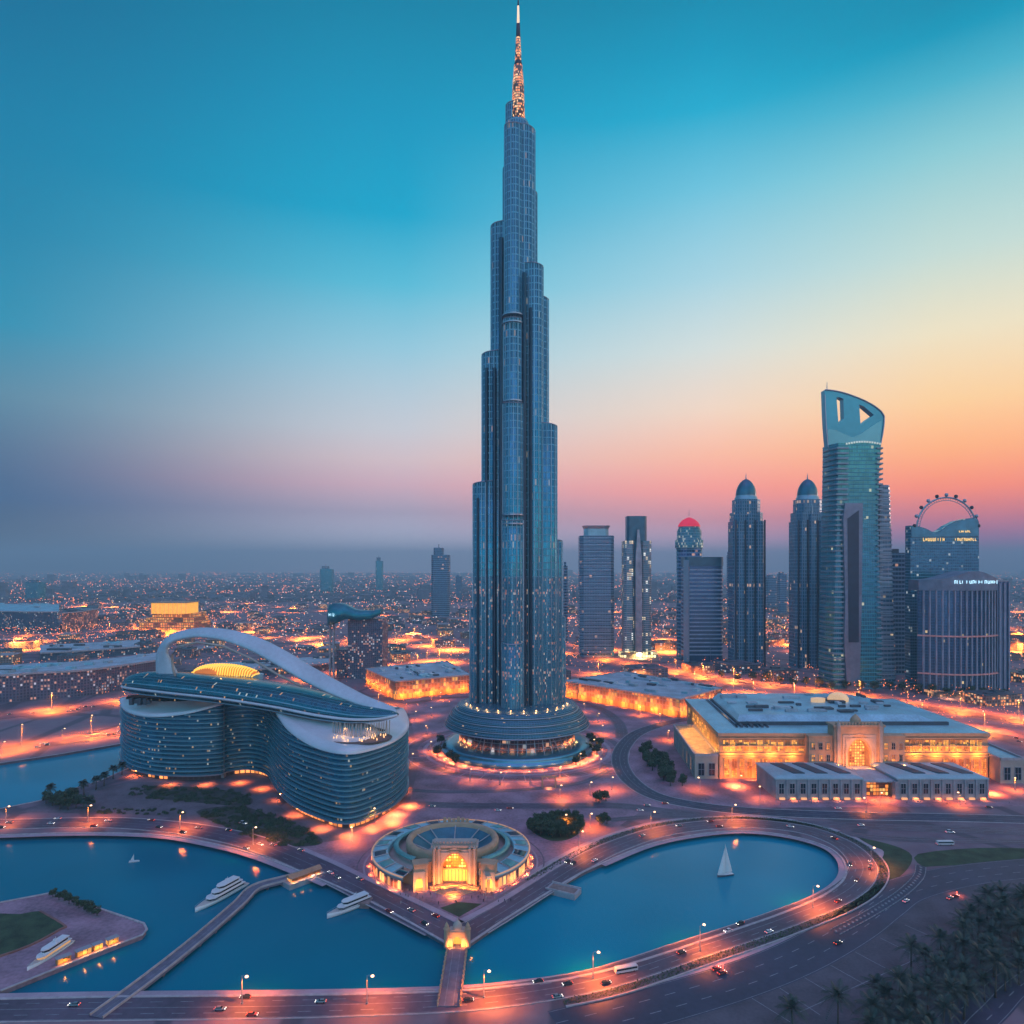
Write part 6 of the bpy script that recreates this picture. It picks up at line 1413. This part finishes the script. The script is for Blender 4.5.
# tiny moored boat
bx_, by_ = G(134,862,WL); r = empty('small_boat', (bx_,by_,WL), 'tiny pale sailing dinghy alone on the dark left lagoon', 'boat', rz=.3)
mb = MB(); mb.loft([[(x,-w_,.9),(x,-w_*.6,-.1),(x,w_*.6,-.1),(x,w_,.9)] for x, w_ in ((-3,1),(-1,1.2),(1.6,.9),(3.4,.05))], caps=True); mb.build('hull', M['boat_white'], r, local=True)
mb = MB(); mb.tube([(0,0,.8),(0,0,6)], [.08,.04], 5); mb.build('mast', M['steel_rim'], r, local=True); sail([(0,0,1.4),(-2.2,.2,1.4),(0,0,5.6)], 5, .2).build('sail', M['sail'], r, local=True)

# ============================================================ vehicles
def make_car(kind, body):
    r = empty(kind, (0,0,0), 'x', 'car'); L, W, H = (4.9,1.9,1.5) if kind == 'parked_car' or kind == 'car' else ((6.2,2.1,2.5) if kind == 'van' else (12,2.5,3.1))
    if kind == 'bus':
        mb = MB(); mb.loft([[(x,-W/2,.5),(x,W/2,.5),(x,W/2,z),(x,W/2-.2,z+.2),(x,-W/2+.2,z+.2),(x,-W/2,z)] for x, z in ((-L/2,2.7),(-L/2+.3,2.9),(L/2-.5,2.9),(L/2,2.5))], caps=True); mb.build('body', body, r, local=True)
        mb = MB(); mb.box(0,0,2.05,L-.8,W+.04,.9); mb.build('window', M['glass_dark'], r, local=True)
    else:
        pr_ = [(-L/2,.75),(-L/2+.15,1.0),(-L*.3,1.02 if kind != 'van' else 1.5),(L*.18,1.0),(L*.42,.88),(L/2,.7)]
        mb = MB(); mb.smooth = False; mb.loft([[(x,-W/2,.35),(x,W/2,.35),(x,W/2,z*.8),(x,W/2-.12,z),(x,-W/2+.12,z),(x,-W/2,z*.8)] for x, z in pr_], caps=True); mb.build('body', body, r, local=True)
        z1 = H if kind != 'van' else 2.3
        mb = MB(); mb.loft([[(-L*.40,-W*.42,.95),(L*.22,-W*.42,.95),(L*.22,W*.42,.95),(-L*.40,W*.42,.95)],[(-L*.28,-W*.36,z1-.08),(L*.06,-W*.36,z1-.08),(L*.06,W*.36,z1-.08),(-L*.28,W*.36,z1-.08)]]); mb.build('window', M['glass_dark'], r, local=True)
        mb = MB(); mb.box(-L*.11,0,z1-.03,L*.35,W*.74,.1); mb.build('roof', body, r, local=True)
    for sx_ in (-1, 1):
        for sy_ in (-1, 1):
            mb = MB(); mb.smooth = True; c = (sx_*L*.32, sy_*(W/2-.1), .36)
            mb.loft([[(c[0]+q_*.36*math.cos(2*PI*k/10), c[1]+dy, c[2]+q_*.36*math.sin(2*PI*k/10)) for k in range(10)] for dy, q_ in ((-.12,.8),(-.1,1),(.1,1),(.12,.8))], caps=True); mb.build('wheel', M['rubber'], r, local=True)
    for sy_ in (-1, 1):
        mb = MB(); mb.box(L/2-.02, sy_*W*.34, .68, .12, .38, .2); mb.build('headlight', M['head_light'], r, local=True)
        mb = MB(); mb.box(-L/2+.02, sy_*W*.34, .8, .12, .36, .18); mb.build('taillight', M['red_light'], r, local=True)
    return r
carm = [mat('car_white', (.6,.6,.62), .3, var=.02), mat('car_dark', (.03,.03,.035), .25, var=.02), mat('car_silver', (.3,.31,.33), .3, metal=.6, var=.02), mat('car_red', (.3,.03,.03), .3, var=.02)]
cars = [make_car('car', m_) for m_ in carm]; van = make_car('van', carm[0]); bus = make_car('bus', carm[0]); van['category'] = 'van'; bus['category'] = 'bus'
usedc = set()
def put(proto, x, y, a, label, group=None):
    if proto.name not in usedc: usedc.add(proto.name); o = proto; o.location = (x,y,.18); o.rotation_euler.z = a; o['label'] = label
    else: o = copy_tree(proto, (x,y,.18), a, label)
    if group: o['group'] = group
    return o
cn = ['white','dark','silver','red']
def cars_on(c, width, lanes, gap, where, group, rnd):
    for k in range(lanes):
        off = -width/2+width*(k+.5)/lanes
        for x, y, a in along(c, gap*rnd.uniform(.8,1.2), rnd.uniform(0,gap)):
            x += rnd.uniform(-6,6)*math.cos(a); px = 512+x*F/y
            if not (-10 < px < 1034): continue
            if math.dist((x,y), G(551,885)) < 16: continue
            dr = 0 if off > 0 else PI; i = rnd.randrange(4)
            put(cars[i], x-math.sin(a)*off, y+math.cos(a)*off, a+PI-dr, f'{cn[i]} car driving on {where}', f'{cn[i]} cars on {where}')
r3 = random.Random(11)
cars_on(shore_c, 21, 4, 75, 'the upper left shore road', 0, r3)
cars_on(vroad_c, 17, 4, 120, 'the road looping round the oval lagoon', 0, r3)
for c, wd, nm in ((FR[0][0],26,'the highway behind the wavy hotel'),(FR[1][0],30,'the highway at the left beyond the hotel'),(FR[5][0],40,'the wide highway behind the golden palace')): cars_on(c, wd*.9, 4, 80, nm, 0, r3)
for i, (px, py, a, pr_, lb) in enumerate([(838,809,.1,0,'white car parked in front of the low grey pavilion'),(989,808,-.2,1,'dark car outside the right end of the low grey pavilion'),(861,826,.2,0,'pale car on the highway above the small lawn path'),(950,833,0,4,'white van on the highway at the right, behind the coach'),(945,845,.02,5,'white coach on the highway by the right lawn'),(838,944,.5,1,'dark car on the wide road below the traffic island'),(870,869,1.2,1,'dark car stopped under the lamp at the right bend of the loop'),
   (906,902,.6,0,'small white car by the end of the traffic island'),(626,972,.3,5,'dark bus-like cart parked on the lower bank road'),(606,984,.3,1,'dark car on the lower bank road by the hedge'),(640,811,0,0,'white car waiting at the avenue crossing'),(647,806,0,2,'silver car on the avenue near the crossing'),(665,804,.1,3,'red car on the avenue near the curved road'),(510,809,0,3,'red car on the avenue above the amphitheatre'),(498,811,0,0,'white car on the avenue above the amphitheatre'),(432,807,0,2,'silver car on the avenue left of the amphitheatre'),
   (243,824,-.3,4,'white van parked by the shrubs above the shore road'),(716,970,.5,3,'red car pulled up beside the pale kerb wall'),(722,974,.5,3,'red car second at the pale kerb wall'),(955,897,.3,3,'red car with its lights on at the grove edge'),(950,899,.6,2,'silver car at the grove edge next to the red one')]):
    x, y = G(px, py); proto = (cars+[van,bus])[pr_]; o = put(proto, x, y, a, lb.replace('dark bus-like cart','white bus'))
for px, py, p_ in ((718,971,2600),(954,897,3000)):
    x, y = G(px, py); r = empty('work_lamp', (x+3,y+2,0), 'low red warning lamp by the '+('kerb wall cars' if px < 800 else 'cars at the grove edge'), 'lamp'); mb = MB(); mb.lathe([(.3,0),(.12,.2),(.1,1.6),(.25,1.7),(.25,2.1),(0,2.3)], 8, 0, 0); mb.build('stand', M['red_light'], r, local=True); light('lamp_light', (0,0,2.9), p_, (1,.14,.06), r, .3)

# ============================================================ people on the plazas
def make_person(m_top, m_leg):
    r = MB(); r.smooth = True
    rings = []
    for z, a_, b_ in ((0.85,.17,.12),(1.0,.19,.13),(1.15,.16,.11),(1.35,.21,.13),(1.45,.2,.12),(1.5,.08,.08),(1.56,.07,.07),(1.62,.1,.11),(1.7,.1,.12),(1.78,.05,.06)): rings.append([(a_*math.cos(2*PI*k/10), b_*math.sin(2*PI*k/10), z) for k in range(10)])
    r.loft(rings, caps=True)
    for s_ in (-1, 1):
        r.tube([(s_*.09,0,.9),(s_*.1,.03*s_,.48),(s_*.1,.06*s_,.08),(s_*.1,.16+.06*s_,.03)], [.1,.07,.05,.04], 7)
        r.tube([(s_*.2,0,1.42),(s_*.26,.02,1.15),(s_*.25,.1,.92),(s_*.25,.12,.84)], [.06,.045,.035,.03], 6)
    o = r.build('person', m_top); tag(o, 'x', 'person'); return o
ppl = [make_person(mat('cloth_dark', (.04,.04,.05), .8), None), make_person(mat('cloth_pale', (.5,.48,.45), .8), None)]
def person(px, py, label, group): place(ppl[r3.randrange(2)], px, py, label, group, 1.05)
for i in range(60): person(452+r3.uniform(-60,60), 897+r3.uniform(-6,9)-abs(r3.uniform(-1,1))*4, 'person walking on the forecourt before the golden gate', 'people before the golden gate')
for i in range(50):
    a = r3.uniform(0, 6.28); person(515+r3.uniform(78,100)*math.cos(a), 748+r3.uniform(24,36)*math.sin(a), 'person walking round the podium of the stepped tower', 'people round the tower podium')
for i in range(22): person(r3.uniform(700,1010), r3.uniform(799,806), 'person on the paving in front of the grey pavilion', 'people at the pavilion')
# signs of an entrance frame at the tower podium
def frame(px, py, label):
    x, y = G(px, py); r = empty('entrance_frame', (x,y,0), label, 'gateway')
    for s_ in (-1, 1): mb = MB(); mb.box(s_*6,0,5,1.2,1.2,10); mb.build('post', M['sand_stone'], r, local=True)
    mb = MB(); mb.box(0,0,10.5,14,1.6,1.2); mb.build('lintel', M['sand_stone'], r, local=True); light('frame_light', (0,-1.5,3), 6000, (1,.25,.07), r, .4)
frame(549,788,'square open gateway lit orange in front of the tower podium')

# ============================================================ low-rise city beyond
def seg_dist(x, y, pl_):
    b = 1e9
    for i in range(0, len(pl_)-1, 2):
        a_, c_ = pl_[i], pl_[min(i+2, len(pl_)-1)]; dx, dy = c_[0]-a_[0], c_[1]-a_[1]; L2 = dx*dx+dy*dy or 1; t = max(0, min(1, ((x-a_[0])*dx+(y-a_[1])*dy)/L2)); b = min(b, math.hypot(x-a_[0]-dx*t, y-a_[1]-dy*t))
    return b
r4 = random.Random(21)
lw = [facade('low_rise_mauve', (.08,.06,.08), (.20,.16,.19), 5, 4.5, .4, .35, .22, (1,.38,.18), .8, .5, 0, litc2=(.9,.8,.8), clump=.6),
      facade('low_rise_blue', (.04,.07,.10), (.12,.15,.20), 6, 4.5, .3, .35, .16, (1,.42,.22), .7, .5, 0, litc2=(.8,.85,.9), clump=.6),
      facade('low_rise_warm', (.14,.08,.06), (.28,.20,.18), 5, 4.5, .35, .3, .34, (1,.32,.09), 1.0, .5, 0, litc2=(1,.6,.3), clump=.5)]
protos = []
for i in range(9):
    wx, wy, h = r4.uniform(28,75), r4.uniform(24,60), r4.uniform(8,26); r = empty('low_building', (0,0,0), 'low flat-roofed building on the dusky plain', 'building', 'low buildings of the city plain')
    mb = MB(); mb.prism(rect(0,0,wx,wy), 0, h, cap=False)
    if i % 3 == 0: mb.prism(rect(wx*.3,wy*.3,wx*.7,wy*.9), 0, h*.7, cap=True)
    mb.build('wall', lw[i % 3], r, local=True)
    mb = MB(); mb.prism(rect(0,0,wx+.8,wy+.8), h, h+1, bottom=True); mb.box(wx*.2, wy*.1, h+2.2, wx*.25, wy*.3, 2.6); mb.box(-wx*.25, -wy*.2, h+1.8, wx*.15, wy*.2, 1.8); mb.build('roof', [M['concrete'],M['roof_dark'],M['soil']][r4.randrange(3)], r, local=True)
    protos.append(r)
block = [(-560,640,-80,760),(60,900,320,1230),(-280,1030,-40,1320),(170,600,500,860)]
def free(x, y, m_):
    px = 512+x*F/y
    if px < 170 and y < 1300: return False
    if px < 400 and y < 1000: return False
    if any(a_ < x < c_ and b_ < y < d_ for a_, b_, c_, d_ in block): return False
    if 700 < px < 1020 and 1060 < y < 1230: return False
    if 560 < px < 830 and 1380 < y < 1680: return False
    if 325 < px < 390 and 1200 < y < 1340: return False
    if 150 < px < 200 and 2050 < y < 2300: return False
    if px < 105 and 1900 < y < 2650 : return False
    return all(seg_dist(x, y, c) > wd/2+m_ for c, wd in FR)
placed = []; n_ = 0; t = 0; used_lp = 0
while n_ < 290 and t < 30000:
    t += 1; y = 1000+2600*r4.random()**1.15; px = r4.uniform(-20,1044); x = (px-512)*y/F
    if not free(x, y, 34) or any(abs(x-q[0]) < 66 and abs(y-q[1]) < 62 for q in placed): continue
    placed.append((x,y)); p_ = protos[n_ % 9]; rz = .25+r4.choice([0,PI/2])+r4.uniform(-.06,.06)
    if n_ < 9: p_.location = (x,y,0); p_.rotation_euler.z = rz
    else: copy_tree(p_, (x,y,0), rz)
    n_ += 1
# far city: more than anyone could count
mbs = MB(); 
for k in range(5200):
    py = 570.6+32*r4.random()**.9; y = F*HC/(py-HOR)
    if y < 3500 or y > 24000: continue
    x = r4.uniform(-.80,.80)*y; s_ = y/3500; w_ = r4.uniform(18,60)*(s_**.6); h = r4.uniform(7,22)*(1+ (r4.random() < .04)*r4.uniform(1,4))*(s_**.25)
    if free(x, y, 20): mbs.cur = 0; mbs.prism(rect(x, y, w_, w_*r4.uniform(.5,1), .25), 0, h)
tag(mbs.build('distant_city', mat('far_block', (.15,.15,.19), .8, var=.5, scale=.004)), kind='stuff')
# its lights
def lights_mesh(name, n, m_, seed, ylo, yhi, bias=1.0, size=.36, noise_th=.0):
    R = random.Random(seed); mb = MB(); k = 0; t = 0
    while k < n and t < n*12:
        t += 1; py = ylo+(yhi-ylo)*R.random()**bias; px = R.uniform(-15,1040); y = F*HC/(py-HOR); x = (px-512)*y/F
        if mnoise.noise(Vector((x/900, y/900, seed*3.1)))+.5*mnoise.noise(Vector((x/240, y/300, seed))) < noise_th+R.uniform(-.2,.2): continue
        if px < 400 and y < 1050: continue
        if any(a_ < x < c_ and b_ < y < d_ for a_, b_, c_, d_ in block): continue
        s_ = size*y/F*R.uniform(.5,1.2)**1.5; z = R.uniform(5,16)+y*.0012
        v = [(x+s_,y,z),(x-s_,y,z),(x,y,z+s_),(x,y,z-s_),(x,y+s_,z),(x,y-s_,z)]
        for f_ in ((0,5,2),(5,1,2),(1,4,2),(4,0,2),(5,0,3),(1,5,3),(4,1,3),(0,4,3)): mb.face([v[i] for i in f_])
        k += 1
    return tag(mb.build(name, m_), kind='stuff')
lights_mesh('city_lights', 7000, mat('city_orange', (.2,.1,.05), .5, emit=(1,.22,.06), es=3.2), 3, 572.5, 655, 1.5, .46)
lights_mesh('city_lights', 3200, mat('city_pink', (.2,.1,.1), .5, emit=(1,.45,.36), es=2.4), 8, 572, 632, 1.6)
lights_mesh('city_lights', 1500, mat('city_white', (.2,.2,.2), .5, emit=(1,.85,.75), es=3.0), 14, 572, 660, 1.5, .34)
lights_mesh('city_lights', 2600, MATS['city_orange'], 23, 630, 735, 1.0, .40, .0)
# ------------------------------------------------------------ the evening air
mb = MB(); mb.prism([(-27500,-800),(27500,-800),(27500,30500),(-27500,30500)], -6, 900, bottom=True)
hz = mb.build('haze', [], None); tag(hz, kind='stuff')
hm = bpy.data.materials.new('haze'); hm.use_nodes = True; hm.node_tree.nodes.clear(); T = NT(hm.node_tree)
pv = T.n('ShaderNodeVolumePrincipled'); pv.inputs['Color'].default_value = (.56,.86,1.0,1); pv.inputs['Density'].default_value = HZ_D; pv.inputs['Anisotropy'].default_value = 0
o_ = T.n('ShaderNodeOutputMaterial'); T.L(pv.outputs[0], o_.inputs['Volume']); hz.data.materials.append(hm)
